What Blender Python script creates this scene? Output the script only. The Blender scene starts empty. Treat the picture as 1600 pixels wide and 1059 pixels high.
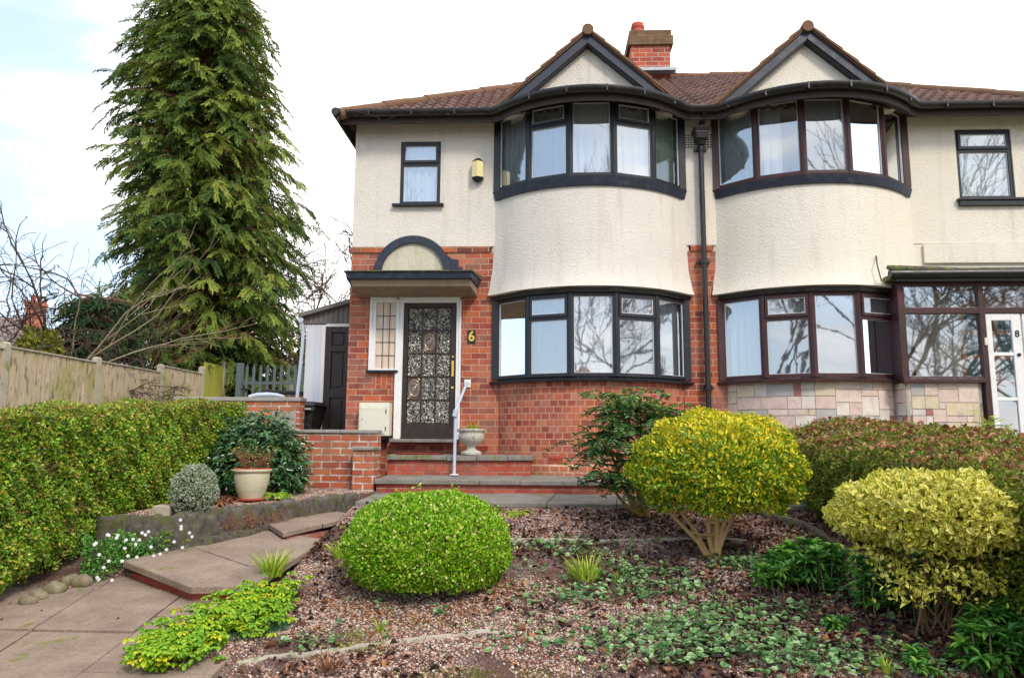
import bpy, bmesh, math, random
import numpy as np
from mathutils import Vector, Matrix
S = bpy.context.scene
COL = S.collection
PI = math.pi
rs = np.random.default_rng(7)
random.seed(7)

# ------------------------------------------------------------------ camera
F = 1150.0; PITCH = math.radians(7.95); YAW = math.radians(2.63); ROLL = math.radians(0.34)
EYE = np.array([0, 0, 1.6])
_f = np.array([-math.sin(YAW)*math.cos(PITCH), math.cos(YAW)*math.cos(PITCH), math.sin(PITCH)])
_r = np.array([math.cos(YAW), math.sin(YAW), 0]); _u = np.cross(_r, _f)
RIGHT = _r*math.cos(ROLL)+_u*math.sin(ROLL); UP = -_r*math.sin(ROLL)+_u*math.cos(ROLL)
cd = bpy.data.cameras.new('camera'); cam = bpy.data.objects.new('camera', cd); COL.objects.link(cam)
cd.sensor_fit = 'HORIZONTAL'; cd.sensor_width = 36; cd.lens = F/1600*36; cd.clip_start = .05; cd.clip_end = 3000
m = Matrix.Identity(4)
for i in range(3):
    m[i][0] = RIGHT[i]; m[i][1] = UP[i]; m[i][2] = -_f[i]; m[i][3] = EYE[i]
cam.matrix_world = m
S.camera = cam

# ------------------------------------------------------------------ levels
BY = [-400, 0, 3, 4.1, 4.6, 5.8, 6.9, 7.95, 9.0, 12, 60, 900]
BZ = [-.2, -.05, .02, .25, .36, .52, .70, .90, .98, 1.15, 1.6, 1.6]
def bed_z(y): return np.interp(y, BY, BZ)
def at(u, v, dz=0.0, Y=None):
    """where the line of sight of a photo pixel meets the garden bed (or the upright plane y=Y)"""
    d = _f*F + RIGHT*(u-800) - UP*(v-529.5)
    if Y is not None:
        return EYE + d*(Y/d[1])
    t0 = 3.0/d[1]
    for k in range(600):
        t = t0 + k*0.02/d[1]*1.0
        p = EYE+d*t
        if p[2] <= bed_z(p[1])+dz: return p
    return p

# ------------------------------------------------------------------ tags / objects
def tag(o, label=None, cat=None, group=None, kind=None):
    if label: o['label'] = label
    if cat: o['category'] = cat
    if group: o['group'] = group
    if kind: o['kind'] = kind
    return o
def thing(name, label, cat, loc=(0, 0, 0), group=None, kind=None):
    o = bpy.data.objects.new(name, None); COL.objects.link(o); o.location = loc
    o.empty_display_size = .1
    return tag(o, label, cat, group, kind)
def link(name, me, parent=None, smooth=False):
    o = bpy.data.objects.new(name, me); COL.objects.link(o)
    if parent is not None:
        o.parent = parent
        # meshes are written in world metres; undo the parents' offset
        off = Vector((0, 0, 0)); p = parent
        while p is not None:
            off += p.location; p = p.parent
        o.location = -off
    if smooth:
        me.shade_smooth()
    return o

# ------------------------------------------------------------------ mesh builder
def npmesh(name, V, Fs, mats, uv=None, midx=None, rnd=None):
    """V (n,3), Fs (m,4) quads, uv (m*4,2), rnd (m,)"""
    me = bpy.data.meshes.new(name)
    V = np.asarray(V, dtype=np.float32); Fs = np.asarray(Fs, dtype=np.int32)
    n, k = Fs.shape
    me.vertices.add(len(V)); me.vertices.foreach_set('co', V.ravel())
    me.loops.add(n*k); me.loops.foreach_set('vertex_index', Fs.ravel())
    me.polygons.add(n); me.polygons.foreach_set('loop_start', np.arange(0, n*k, k, dtype=np.int32))
    if midx is not None: me.polygons.foreach_set('material_index', np.asarray(midx, dtype=np.int32))
    if uv is not None:
        l = me.uv_layers.new(name='UVMap'); l.data.foreach_set('uv', np.asarray(uv, dtype=np.float32).ravel())
    for mm in (mats if isinstance(mats, (list, tuple)) else [mats]): me.materials.append(mm)
    if rnd is not None:
        a = me.attributes.new('rnd', 'FLOAT', 'FACE'); a.data.foreach_set('value', np.asarray(rnd, dtype=np.float32))
    me.update(calc_edges=True)
    return me

class MB:
    def __init__(s): s.v = []; s.f = []; s.uv = []; s.mi = []
    def poly(s, pts, uvs=None, mi=0):
        b = len(s.v); s.v += [tuple(map(float, p)) for p in pts]; s.f.append(tuple(range(b, b+len(pts))))
        if uvs is None:
            a, b_, c = Vector(pts[0]), Vector(pts[1]), Vector(pts[2])
            nn = (b_-a).cross(c-a)
            ax = max(range(3), key=lambda i: abs(nn[i]))
            if ax == 0: uvs = [(p[1], p[2]) for p in pts]
            elif ax == 1: uvs = [(p[0], p[2]) for p in pts]
            else: uvs = [(p[0], p[1]) for p in pts]
        s.uv += list(uvs); s.mi.append(mi)
    def box(s, x0, x1, y0, y1, z0, z1, mi=0):
        p = [(x0,y0,z0),(x1,y0,z0),(x1,y1,z0),(x0,y1,z0),(x0,y0,z1),(x1,y0,z1),(x1,y1,z1),(x0,y1,z1)]
        s.hexa(p, mi); return s
    def hexa(s, p, mi=0):
        for q in ((0,3,2,1),(4,5,6,7),(0,1,5,4),(1,2,6,5),(2,3,7,6),(3,0,4,7)): s.poly([p[i] for i in q], None, mi)
        return s
    def lbox(s, o, t, s0, s1, d0, d1, z0, z1, mi=0):
        """box in a wall's own frame: s along t, d outwards, z up"""
        n = (t[1], -t[0])
        def P(a, d, z): return (o[0]+t[0]*a+n[0]*d, o[1]+t[1]*a+n[1]*d, z)
        p = [P(s0,d1,z0),P(s1,d1,z0),P(s1,d0,z0),P(s0,d0,z0),P(s0,d1,z1),P(s1,d1,z1),P(s1,d0,z1),P(s0,d0,z1)]
        return s.hexa(p, mi)
    def sweep(s, path, prof, closed_prof=True, caps=True, mi=0, u0=0):
        """path: 2D points left to right seen from outside; prof: (offset outwards, z)"""
        P = [np.array(p, float) for p in path]; n = len(P); N = []
        seg = []
        for i in range(n-1):
            d = P[i+1]-P[i]; d /= np.linalg.norm(d)+1e-12; seg.append(np.array([d[1], -d[0]]))
        for i in range(n):
            if i == 0: N.append(seg[0])
            elif i == n-1: N.append(seg[-1])
            else:
                a = seg[i-1]+seg[i]; a /= np.linalg.norm(a); c = max(.4, a@seg[i]); N.append(a/c)
        rows = []; L = u0; Ls = []
        for i in range(n):
            if i: L += np.linalg.norm(P[i]-P[i-1])
            Ls.append(L)
            rows.append([(P[i][0]+N[i][0]*o, P[i][1]+N[i][1]*o, z) for o, z in prof])
        m_ = len(prof); acc = [0]
        for j in range(1, m_+1):
            a = prof[j-1]; b = prof[j % m_]; acc.append(acc[-1]+math.hypot(a[0]-b[0], a[1]-b[1]))
        for i in range(n-1):
            for j in range(m_ if closed_prof else m_-1):
                k = (j+1) % m_
                vert = abs(prof[j][1]-prof[k][1]) > abs(prof[j][0]-prof[k][0])
                va, vb = (prof[j][1], prof[k][1]) if vert else (acc[j], acc[j+1])
                s.poly([rows[i][j], rows[i+1][j], rows[i+1][k], rows[i][k]],
                       [(Ls[i], va), (Ls[i+1], va), (Ls[i+1], vb), (Ls[i], vb)], mi)
        if closed_prof and caps:
            s.poly(rows[0], None, mi); s.poly(rows[-1][::-1], None, mi)
        return s
    def tube(s, pts, rad, k=8, mi=0, caps=True):
        pts = [Vector(p) for p in pts]
        if not isinstance(rad, (list, tuple)): rad = [rad]*len(pts)
        rings = []; up = Vector((0, 0, 1)); prev = None; L = 0
        for i, p in enumerate(pts):
            d = (pts[min(i+1, len(pts)-1)]-pts[max(i-1, 0)]).normalized()
            if prev is None:
                a = d.cross(up)
                if a.length < .1: a = d.cross(Vector((1, 0, 0)))
            else: a = prev - d*prev.dot(d)
            a.normalize(); prev = a; b = d.cross(a)
            if i: L += (p-pts[i-1]).length
            rings.append(([p+(a*math.cos(2*PI*j/k)+b*math.sin(2*PI*j/k))*rad[i] for j in range(k)], L))
        for i in range(len(pts)-1):
            for j in range(k):
                q = (j+1) % k
                s.poly([rings[i][0][j], rings[i][0][q], rings[i+1][0][q], rings[i+1][0][j]],
                       [(j/k, rings[i][1]), ((j+1)/k, rings[i][1]), ((j+1)/k, rings[i+1][1]), (j/k, rings[i+1][1])], mi)
        if caps: s.poly(rings[0][0][::-1], None, mi); s.poly(rings[-1][0], None, mi)
        return s
    def lathe(s, c, prof, k=32, mi=0, squeeze=None):
        R = []
        for r, z in prof: R.append([(c[0]+r*math.cos(2*PI*j/k), c[1]+r*math.sin(2*PI*j/k), c[2]+z) for j in range(k)])
        for i in range(len(prof)-1):
            for j in range(k):
                q = (j+1) % k
                s.poly([R[i][j], R[i][q], R[i+1][q], R[i+1][j]], [(j/k, prof[i][1]), ((j+1)/k, prof[i][1]), ((j+1)/k, prof[i+1][1]), (j/k, prof[i+1][1])], mi)
        return s
    def prism(s, poly, f0, f1, mi=0):
        """poly in 2D; f0/f1 map a 2D point to the two end planes"""
        a = [f0(p) for p in poly]; b = [f1(p) for p in poly]; n = len(poly)
        s.poly(a, None, mi); s.poly(b[::-1], None, mi)
        for i in range(n):
            j = (i+1) % n; s.poly([a[j], a[i], b[i], b[j]], None, mi)
        return s
    def build(s, name, mats, parent=None, bevel=0, smooth=False, merge=True):
        me = bpy.data.meshes.new(name); me.from_pydata(s.v, [], s.f)
        l = me.uv_layers.new(name='UVMap')
        l.data.foreach_set('uv', np.array(s.uv, dtype=np.float32).ravel())
        me.polygons.foreach_set('material_index', np.array(s.mi, dtype=np.int32))
        for mm in (mats if isinstance(mats, (list, tuple)) else [mats]): me.materials.append(mm)
        if merge:
            bm = bmesh.new(); bm.from_mesh(me); bmesh.ops.remove_doubles(bm, verts=bm.verts, dist=1e-5)
            bmesh.ops.recalc_face_normals(bm, faces=bm.faces); bm.to_mesh(me); bm.free()
        o = link(name, me, parent)
        if smooth:
            me.shade_smooth()
            try: me.set_sharp_from_angle(angle=math.radians(38))
            except Exception: pass
        if bevel:
            b = o.modifiers.new('bevel', 'BEVEL'); b.width = bevel; b.segments = 2; b.limit_method = 'ANGLE'; b.angle_limit = math.radians(40)
        return o

# ------------------------------------------------------------------ materials
class NT:
    def __init__(s, name):
        s.m = bpy.data.materials.new(name); s.m.use_nodes = True; s.t = s.m.node_tree; s.t.nodes.clear()
        s.out = s.t.nodes.new('ShaderNodeOutputMaterial')
    def n(s, typ, ins=None, **kw):
        nd = s.t.nodes.new('ShaderNode'+typ)
        for k, v in kw.items(): setattr(nd, k, v)
        for k, v in (ins or {}).items(): s.set(nd.inputs[k], v)
        return nd
    def set(s, sock, v):
        if isinstance(v, bpy.types.NodeSocket): s.t.links.new(v, sock)
        elif isinstance(v, bpy.types.Node): s.t.links.new(v.outputs[0], sock)
        elif isinstance(v, (tuple, list)) and len(v) == 3 and sock.type == 'RGBA': sock.default_value = (*v, 1)
        else: sock.default_value = v
    def obj(s): return s.n('TexCoord').outputs['Object']
    def uv(s): return s.n('TexCoord').outputs['UV']
    def noise(s, vec, scale, detail=4, rough=.55, dist=0):
        return s.n('TexNoise', {'Vector': vec, 'Scale': scale, 'Detail': detail, 'Roughness': rough, 'Distortion': dist}).outputs['Fac']
    def ramp(s, fac, stops, interp='LINEAR'):
        nd = s.n('ValToRGB', {'Fac': fac}); cr = nd.color_ramp; cr.interpolation = interp
        while len(cr.elements) < len(stops): cr.elements.new(.5)
        for e, (p, c) in zip(cr.elements, stops):
            e.position = p; e.color = (*c, 1) if len(c) == 3 else c
        return nd.outputs['Color']
    def mix(s, fac, a, b, mode='MIX'):
        nd = s.n('Mix', data_type='RGBA', blend_type=mode); nd.clamp_factor = True
        s.set(nd.inputs[0], fac); s.set(nd.inputs[6], a); s.set(nd.inputs[7], b); return nd.outputs[2]
    def math(s, op, a, b=0.0, clamp=False):
        nd = s.n('Math', operation=op, use_clamp=clamp); s.set(nd.inputs[0], a); s.set(nd.inputs[1], b); return nd.outputs[0]
    def mapr(s, v, a, b, c, d):
        return s.n('MapRange', {'Value': v, 'From Min': a, 'From Max': b, 'To Min': c, 'To Max': d}).outputs[0]
    def bump(s, h, strength=.5, dist=.01, normal=None):
        nd = s.n('Bump', {'Height': h, 'Strength': strength, 'Distance': dist})
        if normal is not None: s.set(nd.inputs['Normal'], normal)
        return nd.outputs[0]
    def scale(s, vec, sc):
        return s.n('Mapping', {'Vector': vec, 'Scale': sc}).outputs[0]
    def bsdf(s, **k):
        ins = {kk.replace('_', ' '): v for kk, v in k.items()}
        nd = s.n('BsdfPrincipled', ins); s.set(s.out.inputs['Surface'], nd.outputs[0]); return nd

def g3(v): return (v, v, v)
BRICKS = [(0, (.13, .03, .03)), (.16, (.27, .045, .028)), (.38, (.44, .08, .035)), (.6, (.56, .13, .045)), (.76, (.40, .055, .04)), (.88, (.19, .045, .04)), (.95, (.55, .21, .09)), (1, (.23, .055, .045))]
def brick_mat(name, bw=.235, rh=.0865, bricks=BRICKS, mortar=(.46, .25, .16), mvar=(.54, .37, .26), ms=.0068, dirt=.45, bumpk=1, rot=False, wash=0.0):
    t = NT(name); uv = t.uv()
    if rot: uv = t.n('Mapping', {'Vector': uv, 'Rotation': (0, 0, PI/2)}).outputs[0]
    wob = t.n('VectorMath', {0: uv, 1: t.n('VectorMath', {0: t.n('TexNoise', {'Vector': t.obj(), 'Scale': 22, 'Detail': 3}).outputs['Color'], 1: (.006, .006, 0)}, operation='MULTIPLY').outputs[0]}, operation='ADD').outputs[0]
    b = t.n('TexBrick', {'Vector': wob, 'Color1': (0, 0, 0), 'Color2': (1, 1, 1), 'Mortar': (.5, .5, .5), 'Scale': 1.0, 'Mortar Size': ms, 'Mortar Smooth': .25, 'Bias': 0.0, 'Brick Width': bw, 'Row Height': rh})
    col = t.ramp(b.outputs['Color'], bricks)
    n1 = t.noise(t.obj(), 70, 5, .65); n2 = t.noise(t.obj(), 2.2, 5, .6); n3 = t.noise(t.obj(), 9, 4, .6)
    col = t.mix(t.mapr(n1, .35, .7, 0, .55), col, (.16, .05, .035))
    col = t.mix(t.mapr(n3, .45, .75, 0, .22), col, (.66, .24, .10))
    if wash: col = t.mix(t.mapr(n2, .42, .62, 0, wash), col, (.62, .36, .28))
    mort = t.mix(t.mapr(n3, .35, .65, 0, 1), mortar, mvar)
    col = t.mix(b.outputs['Fac'], col, mort)
    col = t.mix(t.mapr(n2, .5, .8, 0, dirt), col, (.10, .055, .035))
    h = t.math('ADD', t.math('MULTIPLY', t.math('SUBTRACT', 1.0, b.outputs['Fac']), .8), t.math('MULTIPLY', n1, .5))
    t.bsdf(Base_Color=col, Roughness=.85, Normal=t.bump(h, .8*bumpk, .008))
    return t.m
def render_mat(name, base, warm, dirt=.3):
    t = NT(name); o = t.obj()
    v = t.n('TexVoronoi', {'Vector': o, 'Scale': 46, 'Randomness': 1.0}, feature='SMOOTH_F1').outputs['Distance']
    n = t.noise(o, 85, 6, .7); n2 = t.noise(o, 1.6, 6, .62); n3 = t.noise(t.scale(o, (5, 5, .55)), 1.4, 5, .6)
    col = t.mix(t.mapr(n2, .35, .7, 0, 1), base, warm)
    col = t.mix(t.mapr(n3, .52, .78, 0, dirt), col, (.30, .255, .205))
    col = t.mix(t.mapr(n, .55, .85, 0, .3), col, (.40, .34, .28))
    h = t.math('ADD', t.math('MULTIPLY', v, .9), n)
    t.bsdf(Base_Color=col, Roughness=.92, Normal=t.bump(h, .6, .012))
    return t.m
def paint_mat(name, col, rough=.35, wear=(.3, .25, .2), amt=.25, sc=14, spec=.5):
    t = NT(name); o = t.obj(); n = t.noise(o, sc, 6, .65); n2 = t.noise(o, 110, 3)
    c = t.mix(t.mapr(n, .52, .74, 0, amt), col, wear)
    t.bsdf(Base_Color=c, Roughness=t.mapr(n, .3, .7, rough, min(1, rough+.3)), Normal=t.bump(t.math('ADD', n, t.math('MULTIPLY', n2, .3)), .15, .004), Specular_IOR_Level=spec)
    return t.m
def stone_mat(name, a, b, moss=.0, sc=6, bump=.6, mosscol=(.09, .12, .02), speck=True):
    t = NT(name); o = t.obj(); n = t.noise(o, sc, 7, .65); n2 = t.noise(o, sc*14, 4, .6); n3 = t.noise(o, sc*.7+1.3, 6, .7)
    c = t.mix(t.mapr(n, .3, .7, 0, 1), a, b)
    c = t.mix(t.mapr(n2, .5, .78, 0, .6), c, tuple(x*.42 for x in a))
    if speck: c = t.mix(t.mapr(t.noise(o, sc*26, 2), .66, .74, 0, .6), c, tuple(min(1, x*1.9) for x in b))
    if moss: c = t.mix(t.mapr(n3, .62-moss*.3, .68-moss*.2, 0, .95), c, t.mix(n2, mosscol, (.22, .24, .04)))
    t.bsdf(Base_Color=c, Roughness=.9, Normal=t.bump(t.math('ADD', n, t.math('MULTIPLY', n2, .45)), bump, .02))
    return t.m
def leaf_mat(name, stops, rim=None, vein=None, rough=.42, trans=.25, spec=.35, rimw=.25):
    t = NT(name); r = t.n('Attribute', attribute_name='rnd').outputs['Fac']
    c = t.ramp(r, stops)
    u = t.n('SeparateXYZ', {0: t.uv()})
    e = t.math('ABSOLUTE', t.math('SUBTRACT', u.outputs[0], .5))
    if rim:
        rimc = t.ramp(r, rim)
        e2 = t.math('ADD', e, t.math('MULTIPLY', t.math('SUBTRACT', t.noise(t.obj(), 260, 2), .5), .3))
        c = t.mix(t.mapr(e2, rimw-.05, rimw+.05, 0, 1), c, rimc)
    if vein: c = t.mix(t.mapr(e, .0, .1, .7, 0), c, vein)
    c = t.mix(t.mapr(t.noise(t.obj(), 60, 3), .4, .8, 0, .35), c, tuple(x*.35 for x in stops[0][1]))
    p = t.n('BsdfPrincipled', {'Base Color': c, 'Roughness': rough, 'Specular IOR Level': spec})
    tr = t.n('BsdfTranslucent', {'Color': c})
    mx = t.n('MixShader', {0: trans, 1: p.outputs[0], 2: tr.outputs[0]})
    t.set(t.out.inputs['Surface'], mx.outputs[0]); return t.m
def bark_mat(name, a, b, sc=12):
    t = NT(name); o = t.obj(); n = t.noise(t.scale(o, (1, 1, .35)), sc, 6, .65); n2 = t.noise(o, sc*5, 3)
    t.bsdf(Base_Color=t.mix(t.mapr(n, .3, .7, 0, 1), a, b), Roughness=.85, Normal=t.bump(t.math('ADD', n, n2), .6, .01)); return t.m

M = {}
M['brick'] = brick_mat('brick', wash=.25)
M['brick_bay'] = brick_mat('brick_header', bw=.121, mortar=(.56, .27, .16), mvar=(.58, .36, .24), wash=.12, dirt=.35, bricks=[(0, (.25, .045, .03)), (.2, (.36, .06, .04)), (.42, (.50, .11, .05)), (.65, (.58, .17, .085)), (.82, (.34, .05, .045)), (1, (.58, .26, .15))])
M['brick_plinth'] = brick_mat('brick_plinth', bw=.125, mortar=(.50, .30, .18), mvar=(.62, .44, .30), ms=.012, wash=.1, dirt=.5, bumpk=1.5, bricks=[(0, (.50, .10, .05)), (.5, (.66, .20, .09)), (.8, (.58, .11, .09)), (1, (.62, .32, .19))])
M['brick_soldier'] = brick_mat('brick_soldier', bw=.235, rh=.08, dirt=.6)
M['brick_soldier_v'] = brick_mat('brick_soldier_upright', bw=.24, rh=.078, rot=True, dirt=.7)
M['brick_step'] = brick_mat('brick_step', bw=.24, mortar=(.26, .09, .055), mvar=(.4, .3, .22), bricks=[(0, (.30, .04, .03)), (.4, (.50, .075, .04)), (.7, (.42, .05, .05)), (1, (.56, .12, .07))], dirt=.85, wash=.15)  # high dirt value also paints in the shade of risers under their slabs
M['brick_low'] = brick_mat('brick_garden_wall', bw=.235, rh=.084, mortar=(.30, .20, .15), mvar=(.74, .70, .62), ms=.011, dirt=.7, bumpk=1.6, wash=.15, bricks=[(0, (.35, .06, .035)), (.3, (.52, .10, .04)), (.55, (.60, .17, .06)), (.8, (.50, .20, .07)), (1, (.58, .08, .05))])
M['brick_chimney'] = brick_mat('brick_chimney', bricks=[(0, (.33, .04, .03)), (.5, (.56, .09, .05)), (1, (.64, .14, .07))], ms=.008, mortar=(.52, .34, .25), mvar=(.58, .44, .34))
M['brick_old'] = brick_mat('brick_chimney_cap', bricks=[(0, (.07, .06, .03)), (.5, (.20, .08, .05)), (1, (.13, .12, .05))], ms=.012, bumpk=1.6, mortar=(.12, .10, .06), mvar=(.2, .2, .08), dirt=.8)
M['render'] = render_mat('pebbledash_render', (.70, .65, .60), (.77, .715, .65), .3)
M['render2'] = render_mat('cream_render', (.78, .715, .61), (.82, .765, .68), .25)
M['render_old'] = render_mat('stained_render', (.52, .50, .40), (.66, .60, .47), .7)
M['black'] = paint_mat('black_paint', (.010, .012, .020), .28, (.07, .08, .09), .3, 16)
M['blackblue'] = paint_mat('blue_black_lead', (.014, .022, .044), .36, (.10, .10, .11), .5, 10)
M['gutter'] = paint_mat('black_gutter', (.010, .009, .010), .22, (.06, .05, .045), .4, 8, .6)
M['fascia'] = paint_mat('brown_black_fascia', (.05, .034, .030), .5, (.10, .07, .05), .4, 9)
M['maroon'] = paint_mat('dark_maroon_paint', (.045, .014, .016), .35, (.16, .03, .04), .5, 5)
M['white'] = paint_mat('white_paint', (.80, .80, .80), .4, (.45, .45, .47), .25, 8)
M['bead'] = paint_mat('white_glazing_bead', (.70, .72, .76), .4)
M['darkbrown'] = paint_mat('dark_brown_door', (.028, .016, .014), .3, (.07, .045, .04), .4, 10)
M['greypaint'] = paint_mat('pale_blue_grey_metal', (.50, .56, .66), .35, (.30, .32, .38), .3, 9)
M['cream'] = paint_mat('cream_plastic', (.72, .70, .58), .45, (.50, .46, .34), .35, 7)
M['yellow'] = paint_mat('yellowed_plastic', (.80, .71, .36), .4, (.6, .5, .22), .3)
M['gold'] = paint_mat('brass', (.80, .55, .12), .3)
M['slab'] = stone_mat('paving_slab', (.20, .145, .115), (.35, .265, .21), .06, 3, .8, (.10, .09, .03))
M['slab_grey'] = stone_mat('grey_step_slab', (.17, .155, .14), (.30, .275, .25), .22, 5, .5, (.10, .11, .03))
M['stone_moss'] = stone_mat('mossy_stone', (.06, .05, .045), (.27, .235, .205), .36, 16, 1.6, (.05, .055, .012))
M['pale_stone'] = stone_mat('pale_stone', (.17, .14, .09), (.34, .29, .20), .3, 9, .8)
M['edging'] = stone_mat('concrete_edging', (.34, .29, .24), (.52, .46, .38), .35, 6, .7)
M['coping'] = stone_mat('grey_coping', (.26, .25, .235), (.40, .38, .35), .2, 7, .6)
M['concrete'] = stone_mat('concrete_post', (.38, .34, .27), (.50, .45, .36), .2, 5, .4, (.20, .22, .05))
M['urn'] = stone_mat('weathered_urn', (.40, .38, .33), (.60, .56, .50), .3, 7, .5, (.13, .15, .03))
M['roofmoss'] = stone_mat('felt_and_moss', (.06, .055, .045), (.12, .10, .08), .5, 9, .6)
M['lead'] = paint_mat('lead_flashing', (.42, .46, .52), .4, (.25, .27, .3), .5)
M['terracotta'] = paint_mat('terracotta', (.50, .085, .05), .7, (.30, .06, .04), .5)
M['rubber'] = paint_mat('black_plastic', (.012, .012, .014), .4)
M['interior'] = paint_mat('interior_plaster', (.74, .72, .68), .8)
M['soffit'] = paint_mat('brown_soffit', (.30, .22, .16), .7, (.12, .08, .05), .6, 6)
M['sidepanel'] = paint_mat('white_boarding', (.62, .65, .72), .5, (.4, .42, .5), .25, 3)
M['corrug'] = paint_mat('grey_brown_corrugated', (.17, .15, .15), .6, (.08, .06, .06), .6, 5)
M['bark_light'] = bark_mat('pale_bark', (.58, .33, .14), (.75, .50, .25), 20)
M['bark_yel'] = bark_mat('yellow_bark', (.36, .22, .05), (.50, .33, .10), 20)
M['bark_dark'] = bark_mat('dark_bark', (.06, .04, .03), (.13, .09, .065))
M['bark_grey'] = bark_mat('grey_green_bark', (.22, .18, .10), (.36, .30, .20))
M['bark_red'] = bark_mat('red_brown_bark', (.14, .06, .04), (.26, .12, .07))
M['twig'] = bark_mat('brown_twig', (.20, .10, .06), (.34, .19, .11), 30)
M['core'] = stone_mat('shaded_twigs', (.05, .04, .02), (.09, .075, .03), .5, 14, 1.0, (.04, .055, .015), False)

def tile_mat():
    t = NT('clay_roof_tile'); o = t.obj(); uv = t.uv()
    w = t.n('TexWhiteNoise', {'Vector': t.n('VectorMath', {0: uv}, operation='FLOOR').outputs[0]}, noise_dimensions='2D').outputs['Value']
    n = t.noise(o, 5, 6, .7); n2 = t.noise(o, 40, 4)
    c = t.ramp(w, [(0, (.055, .022, .022)), (.4, (.085, .034, .028)), (.75, (.125, .052, .040)), (1, (.07, .030, .030))])
    c = t.mix(t.mapr(n2, .50, .75, 0, .6), c, (.30, .20, .14))
    c = t.mix(t.mapr(n, .60, .70, 0, .7), c, (.26, .22, .08))
    t.bsdf(Base_Color=c, Roughness=.75, Normal=t.bump(n2, .4, .01)); return t.m
M['tile'] = tile_mat()
def verge_mat():
    t = NT('verge_tile'); o = t.obj(); n = t.noise(o, 7, 6, .7); n2 = t.noise(o, 45, 4)
    c = t.mix(t.mapr(n, .35, .65, 0, 1), (.20, .075, .04), (.15, .10, .055))
    c = t.mix(t.mapr(n2, .5, .7, 0, .7), c, (.10, .07, .04))
    t.bsdf(Base_Color=c, Roughness=.85, Normal=t.bump(n2, .6, .012)); return t.m
M['verge'] = verge_mat()

def glass_mat(name, refl=.5, wave=.15, tint=(.86, .93, 1), sc=5):
    t = NT(name); o = t.obj()
    n = t.noise(o, sc, 2, .4)
    nb = t.bump(n, wave, .02)
    g = t.n('BsdfGlossy', {'Color': tint, 'Roughness': .02, 'Normal': nb})
    tr = t.n('BsdfTransparent', {'Color': (.93, .96, .97)})
    fr = t.n('Fresnel', {'IOR': 1.5})
    fac = t.math('ADD', fr.outputs[0], refl, True)
    mx = t.n('MixShader', {0: fac, 1: tr.outputs[0], 2: g.outputs[0]})
    t.set(t.out.inputs['Surface'], mx.outputs[0]); return t.m
M['glass'] = glass_mat('window_glass', .36, .012, (.92, .96, 1), 2.5)
M['glass_wavy'] = glass_mat('wavy_window_glass', .36, .03, (.92, .96, 1), 4)
def obscure(name, bull=False):
    t = NT(name); o = t.obj()
    if bull:
        uv = t.uv(); d = t.n('VectorMath', {0: uv, 1: (.5, .5, 0)}, operation='DISTANCE').outputs['Value']
        w = t.math('SINE', t.math('MULTIPLY', t.math('ADD', d, t.math('MULTIPLY', t.noise(o, 9, 2), .10)), 42))
        t.bsdf(Base_Color=t.ramp(d, [(0, (.02, .02, .02)), (.1, (.5, .45, .4)), (.25, (.10, .07, .05)), (.42, (.42, .36, .30)), (.5, (.16, .10, .07))]), Roughness=.1, Specular_IOR_Level=1.0, Metallic=.35, Normal=t.bump(w, .7, .01))
    else:
        v = t.n('TexVoronoi', {'Vector': o, 'Scale': 44}, feature='SMOOTH_F1').outputs['Distance']
        n = t.noise(o, 38, 2, .5, 1.4)
        t.bsdf(Base_Color=t.ramp(n, [(.38, (.015, .015, .017)), (.50, (.12, .12, .11)), (.58, (.70, .67, .58))]), Roughness=.09, Specular_IOR_Level=1.0, Metallic=.3, Normal=t.bump(t.math('ADD', v, n), 1.0, .03))  # pale flecks in the base colour are painted glints
    return t.m
M['obscure'] = obscure('obscure_glass'); M['bull'] = obscure('bullseye_glass', True)
def net_mat(name, col, tr=.25, alpha=.25):
    t = NT(name); o = t.obj(); n = t.noise(t.scale(o, (30, 30, .8)), 1.0, 3)
    c = t.mix(t.mapr(n, .4, .6, 0, .35), col, tuple(x*.8 for x in col))
    p = t.n('BsdfDiffuse', {'Color': c}); tl = t.n('BsdfTranslucent', {'Color': c}); tp = t.n('BsdfTransparent')
    a = t.n('MixShader', {0: tr, 1: p.outputs[0], 2: tl.outputs[0]})
    b = t.n('MixShader', {0: alpha, 1: a.outputs[0], 2: tp.outputs[0]}); t.set(t.out.inputs['Surface'], b.outputs[0]); return t.m
M['net'] = net_mat('net_curtain', (.90, .93, .97), .35, .10); M['drape'] = net_mat('green_grey_drape', (.62, .72, .64), .2, 0)
M['drape_w'] = net_mat('white_drape', (.85, .92, .93), .3, 0.02)
def clad_mat(name, a, b, s=9):
    t = NT(name); o = t.obj(); r = t.n('Attribute', attribute_name='rnd').outputs['Fac']
    c = t.ramp(r, [(0, (.70, .53, .46)), (.18, (.66, .60, .55)), (.36, (.48, .45, .44)), (.52, (.76, .60, .53)), (.68, (.68, .57, .40)), (.82, (.76, .67, .60)), (.93, (.40, .14, .12)), (1, (.38, .10, .10))], 'CONSTANT')
    n = t.noise(o, s, 7, .7); c = t.mix(t.mapr(n, .45, .7, 0, .4), c, (.30, .26, .23))
    t.bsdf(Base_Color=c, Roughness=.85, Normal=t.bump(t.noise(o, 26, 7, .7), .6, .015)); return t.m
M['clad'] = clad_mat('stone_cladding', 0, 0)
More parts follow.
